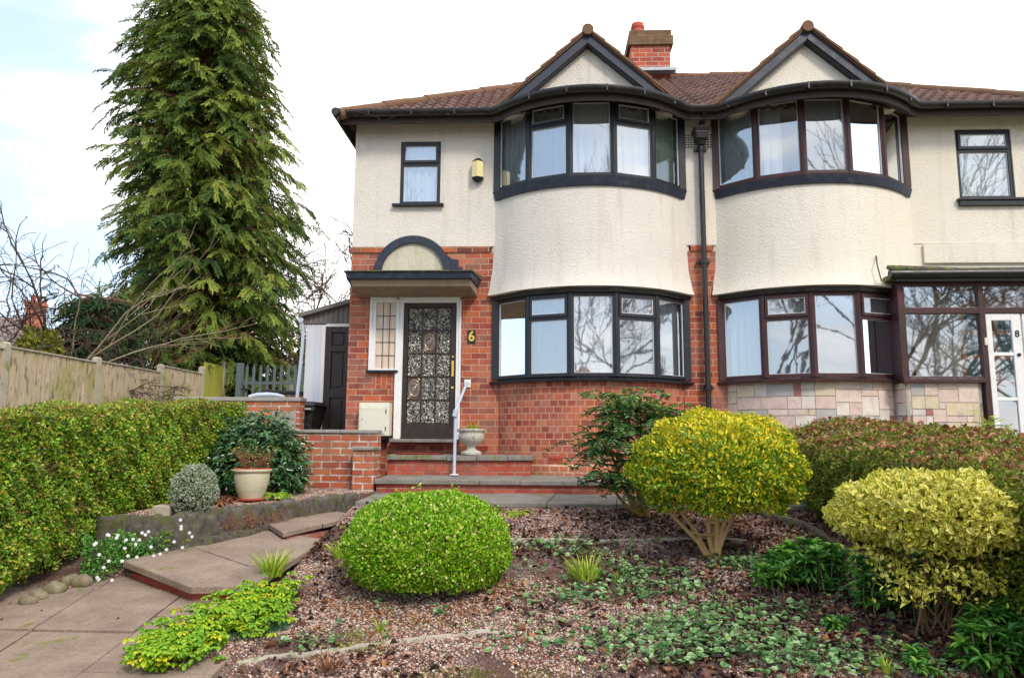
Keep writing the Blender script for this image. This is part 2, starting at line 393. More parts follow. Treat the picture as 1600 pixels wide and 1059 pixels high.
def fence_mat():
    t = NT('weathered_fence_wood'); o = t.obj(); n = t.noise(t.scale(o, (1, 8, .5)), 3, 6, .7); n2 = t.noise(o, 1.1, 5, .65); n3 = t.noise(t.scale(o, (1, 1, .3)), 14, 4)
    c = t.mix(t.mapr(n, .3, .7, 0, 1), (.34, .26, .16), (.60, .50, .36))
    c = t.mix(t.mapr(n2, .48, .62, 0, .7), c, (.27, .27, .05))
    c = t.mix(t.mapr(n3, .53, .66, 0, .8), c, (.10, .10, .045))
    t.bsdf(Base_Color=c, Roughness=.9, Normal=t.bump(n, .5, .01)); return t.m
M['fence'] = fence_mat()
def gfence_mat():
    t = NT('mossy_green_fence_wood'); o = t.obj(); n = t.noise(t.scale(o, (6, 6, .4)), 3, 6, .7)
    c = t.mix(t.mapr(n, .3, .7, 0, 1), (.26, .26, .03), (.42, .42, .07)); t.bsdf(Base_Color=c, Roughness=.9); return t.m
M['gfence'] = gfence_mat()
def soil_mat():
    t = NT('gravel_and_soil'); o = t.obj()
    v = t.n('TexVoronoi', {'Vector': o, 'Scale': 75}); cell = v.outputs['Color']; d = v.outputs['Distance']
    sx = t.n('SeparateXYZ', {0: cell}).outputs[0]
    c = t.ramp(sx, [(0, (.20, .12, .10)), (.3, (.36, .22, .18)), (.55, (.50, .36, .30)), (.75, (.28, .13, .10)), (.9, (.66, .58, .52)), (1, (.40, .30, .27))])
    c = t.mix(t.mapr(d, .35, .7, 0, .9), c, (.04, .022, .018))
    n = t.noise(o, 2.3, 7, .7); n2 = t.noise(o, 30, 6, .7)
    soil = t.mix(n2, (.06, .028, .022), (.22, .11, .08))
    c = t.mix(t.mapr(n, .44, .56, 0, .92), c, soil)
    t.bsdf(Base_Color=c, Roughness=.9, Normal=t.bump(t.math('ADD', t.math('MULTIPLY', d, -1), n2), 1.0, .02)); return t.m
M['soil'] = soil_mat()
def pebble_mat():
    t = NT('pink_gravel'); r = t.n('Attribute', attribute_name='rnd').outputs['Fac']
    c = t.ramp(r, [(0, (.22, .10, .07)), (.25, (.40, .20, .14)), (.5, (.52, .33, .25)), (.7, (.66, .54, .46)), (.85, (.33, .25, .22)), (1, (.80, .74, .66))])
    t.bsdf(Base_Color=c, Roughness=.7); return t.m
M['pebble'] = pebble_mat()
def grass_ground():
    t = NT('rough_ground'); o = t.obj(); n = t.noise(o, .6, 6, .7); n2 = t.noise(o, 14, 4)
    t.bsdf(Base_Color=t.mix(t.mapr(n, .35, .65, 0, 1), (.07, .09, .03), t.mix(n2, (.12, .08, .05), (.20, .17, .10))), Roughness=.95); return t.m
M['ground'] = grass_ground()
M['asphalt'] = stone_mat('asphalt', (.05, .05, .05), (.07, .07, .07), 0, 3, .3)
M['litter'] = leaf_mat('brown_dead_leaf', [(0, (.07, .03, .02)), (.4, (.22, .09, .04)), (.7, (.40, .17, .07)), (1, (.50, .27, .15))], rough=.7, trans=.1)
M['litter_dark'] = leaf_mat('dark_rotting_leaf', [(0, (.035, .02, .02)), (.5, (.09, .045, .04)), (.85, (.20, .08, .05)), (1, (.42, .18, .08))], rough=.55, trans=.05)
M['hedge'] = leaf_mat('privet_leaf', [(0, (.06, .17, .015)), (.35, (.17, .38, .02)), (.65, (.33, .54, .03)), (.85, (.52, .66, .08)), (.92, (.62, .48, .08)), (.985, (.70, .55, .06)), (1, (.80, .66, .08))], rough=.33, spec=.5)
M['hedge_brown'] = leaf_mat('browned_hedge_leaf', [(0, (.14, .16, .02)), (.3, (.24, .30, .04)), (.55, (.40, .36, .08)), (.8, (.50, .28, .10)), (1, (.55, .34, .16))], rough=.5)
M['hedge_r'] = leaf_mat('olive_hedge_leaf', [(0, (.08, .16, .018)), (.4, (.19, .30, .03)), (.7, (.34, .40, .05)), (1, (.50, .42, .08))], rough=.45)
M['dome'] = leaf_mat('bright_green_leaf', [(0, (.10, .30, .01)), (.45, (.24, .52, .015)), (.78, (.40, .66, .03)), (.9, (.60, .72, .06)), (.93, (.88, .78, .22)), (1, (.92, .84, .42))], rough=.4)
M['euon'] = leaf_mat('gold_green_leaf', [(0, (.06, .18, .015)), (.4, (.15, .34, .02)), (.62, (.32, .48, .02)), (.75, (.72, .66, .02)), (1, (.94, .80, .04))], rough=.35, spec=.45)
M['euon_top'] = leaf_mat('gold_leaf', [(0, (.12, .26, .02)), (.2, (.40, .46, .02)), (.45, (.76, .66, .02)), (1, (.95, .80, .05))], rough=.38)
M['varieg'] = leaf_mat('cream_edged_leaf', [(0, (.14, .28, .04)), (.5, (.34, .44, .05)), (1, (.78, .70, .10))], rim=[(0, (.86, .70, .08)), (.5, (.93, .80, .14)), (1, (.94, .86, .34))], rough=.35, rimw=.19)
M['white_varieg'] = leaf_mat('white_edged_leaf', [(0, (.06, .14, .05)), (1, (.16, .26, .10))], rim=[(0, (.62, .66, .52)), (1, (.82, .84, .72))], rimw=.24)
M['mahonia'] = leaf_mat('dark_glossy_leaf', [(0, (.025, .09, .03)), (.5, (.06, .18, .045)), (.8, (.14, .28, .05)), (1, (.32, .44, .05))], rough=.22, spec=.7)
M['darkshrub'] = leaf_mat('blue_green_glossy_leaf', [(0, (.02, .08, .03)), (.5, (.055, .17, .05)), (.85, (.12, .27, .08)), (1, (.26, .38, .18))], rough=.2, spec=.8)
M['rhodo'] = leaf_mat('deep_green_leaf', [(0, (.04, .15, .035)), (.5, (.10, .32, .05)), (.85, (.20, .48, .07)), (1, (.40, .62, .08))], rough=.28, spec=.6, vein=(.12, .26, .06))
M['cyclamen'] = leaf_mat('silver_marked_leaf', [(0, (.03, .11, .03)), (.5, (.09, .25, .05)), (1, (.24, .44, .08))], rim=[(0, (.08, .22, .06)), (.5, (.26, .42, .20)), (1, (.52, .64, .42))], rough=.4, rimw=.20)
M['geranium'] = leaf_mat('lime_leaf', [(0, (.14, .34, .02)), (.5, (.30, .55, .03)), (.8, (.48, .62, .03)), (.92, (.72, .60, .02)), (1, (.60, .22, .03))], rough=.45)
M['grassblade'] = leaf_mat('yellow_green_blade', [(0, (.16, .34, .02)), (.5, (.36, .55, .04)), (1, (.66, .66, .12))], rough=.4)
M['bluegrass'] = leaf_mat('blue_green_blade', [(0, (.05, .20, .10)), (.6, (.14, .36, .18)), (1, (.36, .56, .36))], rough=.5)
M['moss'] = leaf_mat('moss_tuft', [(0, (.10, .15, .01)), (.6, (.25, .32, .02)), (1, (.42, .42, .05))], rough=.9)
M['redstem'] = leaf_mat('red_stem_leaf', [(0, (.25, .02, .03)), (1, (.45, .05, .06))])
M['petal'] = leaf_mat('white_petal', [(0, (.80, .80, .84)), (1, (.92, .92, .95))], rough=.6)
M['con'] = leaf_mat('conifer_frond', [(0, (.035, .08, .026)), (.35, (.11, .185, .04)), (.65, (.23, .31, .055)), (.85, (.40, .44, .08)), (1, (.56, .52, .14))], rough=.6, spec=.15, trans=.2)
M['con_d'] = leaf_mat('dark_evergreen_frond', [(0, (.015, .04, .018)), (.6, (.03, .075, .022)), (1, (.07, .13, .03))], rough=.6, spec=.2, trans=.15)
M['bushy'] = leaf_mat('yellow_green_bush_leaf', [(0, (.12, .16, .02)), (1, (.40, .38, .04))])

# ================================================================== HOUSES
FY = 10.4                       # the front wall
def cells(x0, x1, z0, z1, holes):
    xs = sorted({x0, x1, *[h[0] for h in holes], *[h[1] for h in holes]}); zs = sorted({z0, z1, *[h[2] for h in holes], *[h[3] for h in holes]})
    xs = [x for x in xs if x0 <= x <= x1]; zs = [z for z in zs if z0 <= z <= z1]
    for i in range(len(xs)-1):
        for j in range(len(zs)-1):
            cx, cz = (xs[i]+xs[i+1])/2, (zs[j]+zs[j+1])/2
            if not any(h[0] < cx < h[1] and h[2] < cz < h[3] for h in holes): yield xs[i], xs[i+1], zs[j], zs[j+1]
def front_wall(name, mat, parent, x0, x1, z0, z1, holes=(), y=FY, th=.25):
    b = MB()
    for a, c, d, e in cells(x0, x1, z0, z1, list(holes)):
        b.poly([(a, y, d), (c, y, d), (c, y, e), (a, y, e)]); b.poly([(a, y+th, e), (c, y+th, e), (c, y+th, d), (a, y+th, d)])
    for h in list(holes)+[None]:
        a, c, d, e = h if h else (x0, x1, z0, z1)
        if h:
            d = max(d, z0); e = min(e, z1)
            if d >= e: continue
        b.poly([(a, y, d), (a, y+th, d), (a, y+th, e), (a, y, e)]); b.poly([(c, y, e), (c, y+th, e), (c, y+th, d), (c, y, d)])
        b.poly([(a, y, d), (c, y, d), (c, y+th, d), (a, y+th, d)]); b.poly([(a, y, e), (c, y, e), (c, y+th, e), (a, y+th, e)])
    return b.build(name, mat, parent, merge=False)

def window(parent, p0, p1, z0, z1, kind='fixed', fm=None, curtain='net', trans=.30, glass=None, fr=.045, bead=True, side=None, label=None, depth=.05):
    fm = fm or M['black']; glass = glass or M['glass']
    L = math.hypot(p1[0]-p0[0], p1[1]-p0[1]); t = ((p1[0]-p0[0])/L, (p1[1]-p0[1])/L)
    b = MB(); q = lambda *a, **k: b.lbox(p0, t, *a, **k)
    q(0, L, -.02, .03, z1-fr, z1); q(0, L, -.02, .03, z0, z0+fr); q(0, fr, -.02, .03, z0+fr, z1-fr); q(L-fr, L, -.02, .03, z0+fr, z1-fr)
    panes = []
    if kind == 'fixed': panes.append((fr, L-fr, z0+fr, z1-fr, 0))
    else:
        zt = z1-(z1-z0)*trans
        q(fr, L-fr, -.02, .032, zt-.022, zt+.022)
        # opening top light: its own sash standing proud
        a0, a1, c0, c1 = fr-.012, L-fr+.012, zt+.018, z1-fr+.012
        q(a0, a1, .031, .052, c1-.04, c1); q(a0, a1, .031, .052, c0, c0+.04); q(a0, a0+.035, .031, .052, c0+.04, c1-.04); q(a1-.035, a1, .031, .052, c0+.04, c1-.04)
        panes.append((a0+.035, a1-.035, c0+.04, c1-.04, .035)); panes.append((fr, L-fr, z0+fr, zt-.022, 0))
    bd = .007
    if bead:
        for a0, a1, c0, c1, d in panes:
            q(a0, a1, d+.001, d+.011, c0, c0+bd, mi=1); q(a0, a1, d+.001, d+.011, c1-bd, c1, mi=1)
            q(a0, a0+bd*1.4, d+.001, d+.011, c0+bd, c1-bd, mi=1); q(a1-bd*1.4, a1, d+.001, d+.011, c0+bd, c1-bd, mi=1)
    w = b.build('window', [fm, M['bead']], parent, merge=False)
    if label: w['label'] = label
    n = (t[1], -t[0])
    for a0, a1, c0, c1, d in panes:
        g = MB()
        P = lambda s_, z: (p0[0]+t[0]*s_+n[0]*d, p0[1]+t[1]*s_+n[1]*d, z)
        # each pane sits a hair out of true, as old glass does
        j = [rs.uniform(-.0012, .0012) for _ in range(4)]
        Q = lambda s_, z, k: (p0[0]+t[0]*s_+n[0]*(d+j[k]), p0[1]+t[1]*s_+n[1]*(d+j[k]), z)
        g.poly([Q(a0, c0, 0), Q(a1, c0, 1), Q(a1, c1, 2), Q(a0, c1, 3)])
        g.build('pane', glass, w)
    if curtain:
        s0, s1 = {'left': (.0, L*.55), 'right': (L*.35, L)}.get(side, (0, L))
        ns = max(20, int((s1-s0)*90)); V = []; ph = rs.uniform(0, 9)
        for j in range(9):
            z = z0+.01+(z1-z0-.02)*j/8
            for i in range(ns+1):
                s_ = s0+(s1-s0)*i/ns; d = -.065+.018*math.sin(s_*52+ph+.5*math.sin(j*.6))+.008*math.sin(s_*117+ph*2)
                V.append((p0[0]+t[0]*s_+n[0]*d, p0[1]+t[1]*s_+n[1]*d, z))
        Fq = [(j*(ns+1)+i, j*(ns+1)+i+1, (j+1)*(ns+1)+i+1, (j+1)*(ns+1)+i) for j in range(8) for i in range(ns)]
        link('curtain', npmesh('curtain', V, Fq, M[{'net': 'net', 'drape': 'drape', 'white': 'drape_w'}[curtain]]), w, True)
    return w

BR = 1.727; BA = math.radians(51.4); BCY = 9.75+BR
def arc(cx, r, a0=-BA, a1=BA, n=40, cy=BCY): return [(cx+r*math.sin(a0+(a1-a0)*i/n), cy-r*math.cos(a0+(a1-a0)*i/n)) for i in range(n+1)]
def facets(cx, r=BR): return arc(cx, r, n=5)

def bay(parent, cx, fm, kinds_u, kinds_l, cur_u, cur_l, apron_mat, lower='brick', nlow=5, glass_l='glass_wavy', glass_u='glass'):
    Vt = facets(cx, BR-.03)
    for lv, (z0, z1, kinds, curs, nn, gl) in enumerate(((5.24, 6.35, kinds_u, cur_u, 5, glass_u), (2.47, 3.60, kinds_l, cur_l, nlow, glass_l))):
        for i in range(nn):
            c = curs[i]; sd = None
            if isinstance(c, tuple): c, sd = c
            window(parent, Vt[i], Vt[i+1], z0, z1, kinds[i], fm, c, glass=M[gl], side=sd)
        posts = MB()
        for i in range(nn+1):
            x, y = Vt[i]
            posts = MB()
            if i in (0, 5): posts.box(x-(.075 if i == 0 else .02), x+(.02 if i == 0 else .075), y-.05, y+.10, z0, z1+.0)
            else: posts.tube([(x, y-.012, z0), (x, y-.012, z1+.02)], .038, 6)
            posts.build('mullion', fm, parent)
    full = [(cx-1.43, FY+.02)]+facets(cx, BR-.02)[0:1]+facets(cx, BR-.02)[1:]+[(cx+1.43, FY+.02)]
    pl = facets(cx, BR-.02)
    ext = lambda pts: [(pts[0][0]-.055, pts[0][1]+.06)]+pts[1:-1]+[(pts[-1][0]+.055, pts[-1][1]+.06)]
    # upper sill: flat board on facets with a curved lead skirt below it
    MB().sweep(ext(pl), [(-.10, 5.205), (.075, 5.195), (.08, 5.225), (-.10, 5.245)]).build('sill', fm, parent)
    sk = arc(cx, BR+.015)
    MB().sweep(sk, [(-.05, 5.085), (.018, 5.085), (.05, 5.195), (-.05, 5.20)]).build('sill_skirt', M['blackblue'], parent, smooth=True)
    # head of the upper windows, boarded up to the soffit
    MB().sweep(pl, [(-.06, 6.351), (.035, 6.351), (.035, 6.38), (-.06, 6.38)]).build('window_head', M['fascia'], parent)
    # render apron between the storeys, flared at its foot like a bell
    prof = [(-.12, 5.10), (.0, 5.10), (.0, 4.3), (.006, 4.05), (.022, 3.88), (.05, 3.76), (.085, 3.675), (.04, 3.665), (-.12, 3.665)]
    a = [(cx-1.425, FY+.02)]+arc(cx, BR+.0)[1:-1]+[(cx+1.425, FY+.02)]
    MB().sweep(a, prof).build('render_apron', apron_mat, parent, smooth=True)
    MB().sweep(ext(facets(cx, BR-.02)) if nlow == 5 else facets(cx, BR-.02)[:5], [(-.08, 3.60), (.07, 3.60), (.085, 3.665), (-.08, 3.664)]).build('drip_board', M['gutter'], parent)
    # lower sill
    pth = ext(pl) if nlow == 5 else ext(pl)[:5]
    MB().sweep(pth, [(-.10, 2.415), (.085, 2.405), (.09, 2.435), (-.10, 2.475)]).build('sill', fm, parent)
    if lower == 'brick':
        ring = arc(cx, BR-.05)
        MB().sweep(ring, [(-.11, 1.31), (0, 1.31), (0, 2.41), (-.11, 2.41)]).build('brick_apron', M['brick_bay'], parent, smooth=False)
        MB().sweep(arc(cx, BR-.025), [(-.14, .6), (0, .6), (0, 1.285), (-.02, 1.309), (-.14, 1.309)]).build('brick_plinth', M['brick_plinth'], parent)

def grille(parent, x0, x1, z0, z1, y, nx, nz, mat, name='air_brick'):
    b = MB(); w = (x1-x0)/nx; h = (z1-z0)/nz; e = min(w, h)*.28
    for i in range(nx+1): b.box(x0+i*w-e/2, x0+i*w+e/2, y-.012, y+.001, z0, z1)
    for j in range(nz+1): b.box(x0-.001, x1+.001, y-.013, y+.0, z0+j*h-e/2, z0+j*h+e/2)
    b.box(x0, x1, y-.004, y+.002, z0, z1, mi=1)
    return b.build(name, [mat, M['rubber']], parent, merge=False)

def tiled(name, org, ud, sd, u_lim, smax, parent, roll=.165, gauge=.27):
    """a tiled slope: org + ud*u + sd*s, raised in rolls across and lapped courses up the slope"""
    ud = np.array(ud, float); sd = np.array(sd, float); nn = np.cross(ud, sd); nn /= np.linalg.norm(nn)
    if nn[2] < 0: nn = -nn
    org = np.array(org, float)
    ulo = min(u_lim(0)[0], u_lim(smax)[0]); uhi = max(u_lim(0)[1], u_lim(smax)[1])
    us = np.arange(math.floor(ulo/roll)*roll, uhi+roll, roll/8); ss = []
    nc = int(math.ceil(smax/gauge))
    for c in range(nc):
        for f, hgt in ((0.0, 0.0), (0.001, .030), (.5, .018), (.999, .004)): ss.append((min(smax, (c+f)*gauge), hgt, c))
    V = []; UV = []
    for s_, hgt, c in ss:
        a, b_ = u_lim(s_)
        u = np.clip(us, a, b_); wv = .5+.5*np.cos(2*PI*us/roll); wv = wv**1.3*.034
        jit = .006*np.sin(np.floor(us/roll)*12.9+c*7.1)
        P = org+np.outer(u, ud)+sd*s_+np.outer(hgt+wv+(jit if hgt > .01 else jit*.3), nn)
        V.append(P); UV.append(np.stack([us/roll, np.full_like(us, s_/gauge+1e-3)], 1))
    n = len(us); V = np.concatenate(V); UV = np.concatenate(UV); Fq = []
    for j in range(len(ss)-1):
        a, b_ = u_lim((ss[j][0]+ss[j+1][0])/2)
        i = np.arange(n-1); ok = (us[1:] > a) & (us[:-1] < b_); i = i[ok]
        Fq.append(np.stack([j*n+i, j*n+i+1, (j+1)*n+i+1, (j+1)*n+i], 1))
    Fq = np.concatenate(Fq)
    uvl = UV[Fq.ravel()].copy()
    # one tile = one cell, so take the uv of the face's lower left corner, nudged inside
    base = UV[Fq[:, 0]]; cell = np.floor(base+1e-4)+.5; uvl = np.repeat(cell, 4, axis=0)
    me = npmesh(name, V, Fq, M['tile'], uv=uvl); return link(name, me, parent)
def ridge_tiles(name, a, b, parent, r=.115, step=.42, mat=None):
    a = Vector(a); b = Vector(b); L = (b-a).length; n = max(1, int(L/step)); d = (b-a)/n; m_ = MB()
    for i in range(n):
        j = random.uniform(-.012, .012); k = 12
        p = a+d*i+Vector((0, 0, j)); q = a+d*(i+1)+d.normalized()*.03+Vector((0, 0, j))
        m_.tube([p, p+d*.08, q-d*.05, q], [r*1.06, r*1.05, r*.98, r*.96], k)
    return m_.build(name, mat or M['verge'], parent, smooth=True)

def gable(parent, gx, rmat, az=7.505):
    y0 = 9.95; yr = FY+3.2; sl = .885; hw = 1.30; th = .17
    # rendered triangle between the bargeboards
    t = MB(); zb = 6.28; zt = az-.14
    t.prism([(-(zt-zb)/sl, zb), ((zt-zb)/sl, zb), (0, zt)], lambda p: (gx+p[0], y0+.14, p[1]), lambda p: (gx+p[0], y0+.30, p[1])); t.build('gable_face', rmat, parent)
    for sg in (-1, 1):
        b = MB(); w = .175
        zc = 6.29; pl = [(0, az-.035), (sg*(az-.035-zc)/sl, zc), (sg*(az-.035-w-zc)/sl, zc), (0, az-.035-w)]
        b.prism(pl, lambda p: (gx+p[0], y0, p[1]), lambda p: (gx+p[0], y0+.03, p[1])); b.build('bargeboard', M['blackblue'], parent, bevel=.004)
        b = MB(); b.prism([(0, az-.20), (sg*(az-.20-zc)/sl, zc), (sg*(az-.225-zc)/sl, zc), (0, az-.225)], lambda p: (gx+p[0], y0+.02, p[1]), lambda p: (gx+p[0], y0+.145, p[1])); b.build('barge_moulding', M['black'], parent)
        # lapped tiles down the verge, seen end on
        v = MB(); n = 6; c = math.hypot(1, sl)
        for i in range(n):
            a0 = hw*i/n; a1 = hw*(i+1)/n+.035; j = random.uniform(-.008, .008)
            z = lambda a: az-.03-a*sl
            pl = [(sg*a0, z(a0)+.004), (sg*a1, z(a1)+.012+j), (sg*a1, z(a1)+.065+j), (sg*a0, z(a0)+.034)]
            v.prism(pl, lambda p: (gx+p[0], y0-.045+j, p[1]), lambda p: (gx+p[0], yr, p[1]))
            pl2 = [(sg*a0, z(a0)-.022), (sg*(a1-.035), z(a1-.035)-.022), (sg*(a1-.035), z(a1-.035)), (sg*a0, z(a0))]
            v.prism(pl2, lambda p: (gx+p[0], y0-.03, p[1]), lambda p: (gx+p[0], yr, p[1]))
        v.build('verge_tiles', M['verge'], parent)
    ridge_tiles('ridge_tiles', (gx, y0-.06, az-.03), (gx, yr, az-.03), parent, .078)

EZ = 6.21; TP = .665; SLEN = 3.5*math.sqrt(1+TP*TP); PLAN = 3.5/SLEN
XL, XR, XP = -2.84, 7.38, 2.25
def make_house(side):
    left = side == 'left'
    if left:
        H = thing('house', 'left half of the semi-detached pair, pebbledash over red brick with dark door under arched canopy', 'house', (0, 13, 1.2))
        cx, gx, x0, x1, rm = .64, .61, XL, XP, M['render']
    else:
        H = thing('house', 'right half of the semi-detached pair, cream render with stone-clad base and glazed porch', 'house', (5, 13, 1.2))
        cx, gx, x0, x1, rm = 3.83, 3.72, XP, XR, M['render2']
    # ---- walls
    if left:
        hb = [(cx-1.30, cx+1.30, 0, 9)]
        front_wall('brick_wall', M['brick'], H, XL, XP, .6, 4.325, hb+[(-2.50, -2.13, 2.60, 3.65), (-2.13, -1.22, 1.63, 3.65)])
        b = MB(); b.box(XL-.02, cx-1.44, FY-.022, FY+.02, 4.326, 4.41); b.build('brick_band', M['brick_soldier'], H, merge=False); b = MB(); b.box(cx+1.44, XP-.001, FY-.022, FY+.02, 4.326, 4.41); b.build('brick_band', M['brick_soldier'], H, merge=False)
        front_wall('render_wall', rm, H, XL+.012, XP, 4.411, 6.34, hb+[(-2.15, -1.55, 5.05, 6.02)], y=FY-.012)
        b = MB(); b.box(XL, XL+.25, FY+.251, 16.6, .6, 4.40); b.build('side_wall', M['brick'], H)
        b = MB(); b.box(XL+.012, XL+.25, FY+.24, 16.6, 4.411, 6.34); b.build('side_wall', rm, H)
        b = MB(); b.box(XL+.006, XL+.045, FY-.02, FY+.01, 4.42, 6.2); b.build('corner_bead', rm, H, bevel=.005)
    else:
        hb = [(cx-1.30, cx+1.30, 0, 9)]
        front_wall('brick_wall', M['brick'], H, XP+.001, cx-1.30, .6, 4.325, [])
        b = MB(); b.box(XP, cx-1.44, FY-.022, FY+.02, 4.326, 4.41); b.build('brick_band', M['brick_soldier'], H, merge=False)
        front_wall('render_wall', rm, H, XP+.001, XR, 4.411, 6.34, hb+[(5.90, 6.68, 5.06, 6.10)], y=FY-.012)
        front_wall('render_wall', rm, H, cx+1.30, XR, .6, 4.41, [(5.75, 6.75, 1.6, 3.7)])
        b = MB(); b.box(XR-.25, XR, FY+.251, 16.6, .6, 6.34); b.build('side_wall', rm, H)
        b = MB(); b.box(5.33, XR+.02, FY-.045, FY-.013, 4.12, 4.40); b.build('render_band', rm, H, bevel=.012)
    b = MB(); b.box(x0, x1, 16.35, 16.6, .6, 6.34); b.build('rear_wall', rm, H)
    b = MB()
    for z in (1.5, 4.0, 6.36): b.box(x0+.26, x1-.02, FY+.26, 16.3, z, z+.1)
    for z in (4.02, 6.2): b.sweep(arc(cx, BR-.2), [(-.9, z), (0, z), (0, z+.12), (-.9, z+.12)])
    b.box(x0+.26, x1-.02, 13.2, 13.3, 1.6, 6.36); b.build('inner_floors', M['interior'], H, merge=False)
    # ---- bay
    if left:
        bay(H, cx, M['black'], ['fixed', 'transom', 'fixed', 'transom', 'fixed'], ['fixed', 'transom', 'fixed', 'transom', 'fixed'],
            ['white', 'net', 'net', 'net', 'drape'], ['net', 'net', 'net', 'net', 'net'], rm)
    else:
        bay(H, cx, M['maroon'], ['fixed']*5, ['fixed', 'transom', 'fixed', 'transom'],
            ['white', ('net', 'left'), 'net', 'white', 'drape'], ['net', 'net', 'net', 'net'], rm, lower='clad', nlow=4)
    # ---- plain windows
    def plain(p0, p1, z0, z1, tr, cur, sx0, sx1, skirt):
        window(H, p0, p1, z0, z1, 'transom', M['black'], cur, trans=tr, fr=.05)
        s = MB(); s.box(sx0, sx1, FY-.09, FY+.05, z0-.035, z0-.002)
        if skirt: s.box(sx0+.02, sx1-.01, FY-.07, FY-.013, z0-.11, z0-.035)
        s.build('sill', M['black'], H, bevel=.004)
    if left: plain((-2.15, FY+.03), (-1.55, FY+.03), 5.05, 6.02, .36, ('net'), -2.25, -1.49, False)
    else: plain((5.90, FY+.04), (6.68, FY+.04), 5.06, 6.10, .30, ('white'), 5.85, 6.80, True)
    # ---- eaves: gutter runs straight, bows out round the bay, runs on
    go = lambda off: [(x0-(.15 if left else 0)-(.0), 10.0-off)] if left else [(x0+.002, 10.0-off)]
    r = BR; cyg = BCY-.40
    ah = math.acos((cyg-10.0)/r)
    def epath(dy):
        p = [(x0-.13 if left else x0+.001, 10.0+dy)]
        p += arc(cx, r, -ah*.93, ah*.93, 32, cyg+dy) if True else []
        q = []
        for i, (x, y) in enumerate(p): q.append((x, min(y, 10.0+dy)))
        q = q[:1]+[(cx-r*math.sin(ah)-.06, 10.0+dy)]+q[1:]+[(cx+r*math.sin(ah)+.06, 10.0+dy)]
        q += [(x1-.001 if left else x1+.13, 10.0+dy)]
        return q
    g = MB(); hr = .062
    GZ = -.062; pr = [(hr*math.cos(a)+.0, GZ+6.375+hr*math.sin(a)) for a in np.linspace(-PI, 0, 9)]
    pr = [(-hr, GZ+6.385)]+pr+[(hr, GZ+6.385), (hr+.006, GZ+6.39), (hr+.006, GZ+6.378)]+[((hr+.006)*math.cos(a), GZ+6.372+(hr+.006)*math.sin(a)) for a in np.linspace(0, -PI, 9)]
    g.sweep(epath(0), pr); go_ = g.build('gutter', M['gutter'], H, smooth=True)
    fa = MB(); fa.sweep(epath(.075), [(-.02, 6.165), (.0, 6.165), (.0, 6.315), (-.02, 6.315)]); fa.build('fascia', M['fascia'], H)
    # gutter brackets
    pp = epath(0)
    def bracket(x, y, d0): b = MB(); b.box(x-.012, x+.012, y-d0, y+.06, 6.24, 6.33); b.build('gutter_bracket', M['gutter'], H)
    for i in range(2, len(pp)-2, 6): bracket(pp[i][0], pp[i][1], .074)
    for x in [*np.arange(x0+.3, cx-1.6, .62), *np.arange(cx+1.75, x1, .62)]: bracket(x, 10.0, .072)
    # soffit board between fascia and wall/bay head
    so = MB(); P1 = epath(.085)
    def inner(x):
        dx = abs(x-cx)
        return min(FY, BCY-math.sqrt(max(0, (BR-.04)**2-dx*dx))) if dx < 1.34 else FY
    xs = sorted({*np.linspace(x0-(.12 if left else 0), x1+(0 if left else .12), 90), cx-1.34, cx+1.34}); pts = np.array(P1)
    for a, c in zip(xs[:-1], xs[1:]):
        ya, yc = np.interp([a, c], pts[:, 0], pts[:, 1]); m_ = (a+c)/2; e = 1e-4
        ia, ic = inner(a+e), inner(c-e)
        zi = 6.345 if abs(m_-cx) < 1.34 else 6.312
        if ia-ya > .01: so.poly([(a, ya, 6.175), (c, yc, 6.175), (c, ic+.02, zi), (a, ia+.02, zi)]); so.poly([(a, ia+.02, zi+.02), (c, ic+.02, zi+.02), (c, yc, 6.195), (a, ya, 6.195)])
    so.build('soffit', M['fascia'], H)
    # little lead roof over the bay, behind its gutter
    lr = MB(); ps = [p for p in epath(.03)]
    for (a, ya), (c, yc) in zip(ps[:-1], ps[1:]): lr.poly([(a, ya, 6.305), (c, yc, 6.305), (c, 10.25, 6.385), (a, 10.25, 6.385)])
    lr.build('bay_roof', M['roofmoss'], H)
    # ---- roof
    c_ = math.sqrt(1+TP*TP); sd = (0, 1/c_, TP/c_)
    xl, xr = XL-.13, XR+.13
    if left:
        tiled('roof', (0, 9.97, EZ+.035), (1, 0, 0), sd, lambda s_: (xl+s_*PLAN, XP), SLEN, H)
        tiled('roof_side', (xl, 9.97, EZ+.035), (0, 1, 0), (1/c_, 0, TP/c_), lambda s_: (s_*PLAN, 7-s_*PLAN), SLEN, H)
        b = MB(); b.poly([(xl, 17, EZ), (XP, 17, EZ), (XP, 13.47, EZ+3.5*TP), (xl+3.5, 13.47, EZ+3.5*TP)]); b.build('roof_rear', M['tile'], H)
        ridge_tiles('hip_tiles', (xl-.02, 9.95, EZ+.06), (xl+3.5, 13.47, EZ+3.5*TP+.03), H, .085)
        ridge_tiles('ridge_tiles', (xl+3.45, 13.47, EZ+3.5*TP+.02), (XP, 13.47, EZ+3.5*TP+.02), H, .085)
        b = MB(); b.sweep([(xl, 16.9), (xl, 9.93)][::1], [(-.0, 6.15), (.02, 6.15), (.02, 6.30), (0, 6.30)]); b.tube([(xl-.05, 9.9, 6.29), (xl-.05, 16.9, 6.29)], .06, 10); b.build('side_gutter', M['gutter'], H)
    else:
        tiled('roof', (0, 9.97, EZ+.035), (1, 0, 0), sd, lambda s_: (XP, xr-s_*PLAN), SLEN, H)
        tiled('roof_side', (xr, 9.97, EZ+.035), (0, 1, 0), (-1/c_, 0, TP/c_), lambda s_: (s_*PLAN, 7-s_*PLAN), SLEN, H)
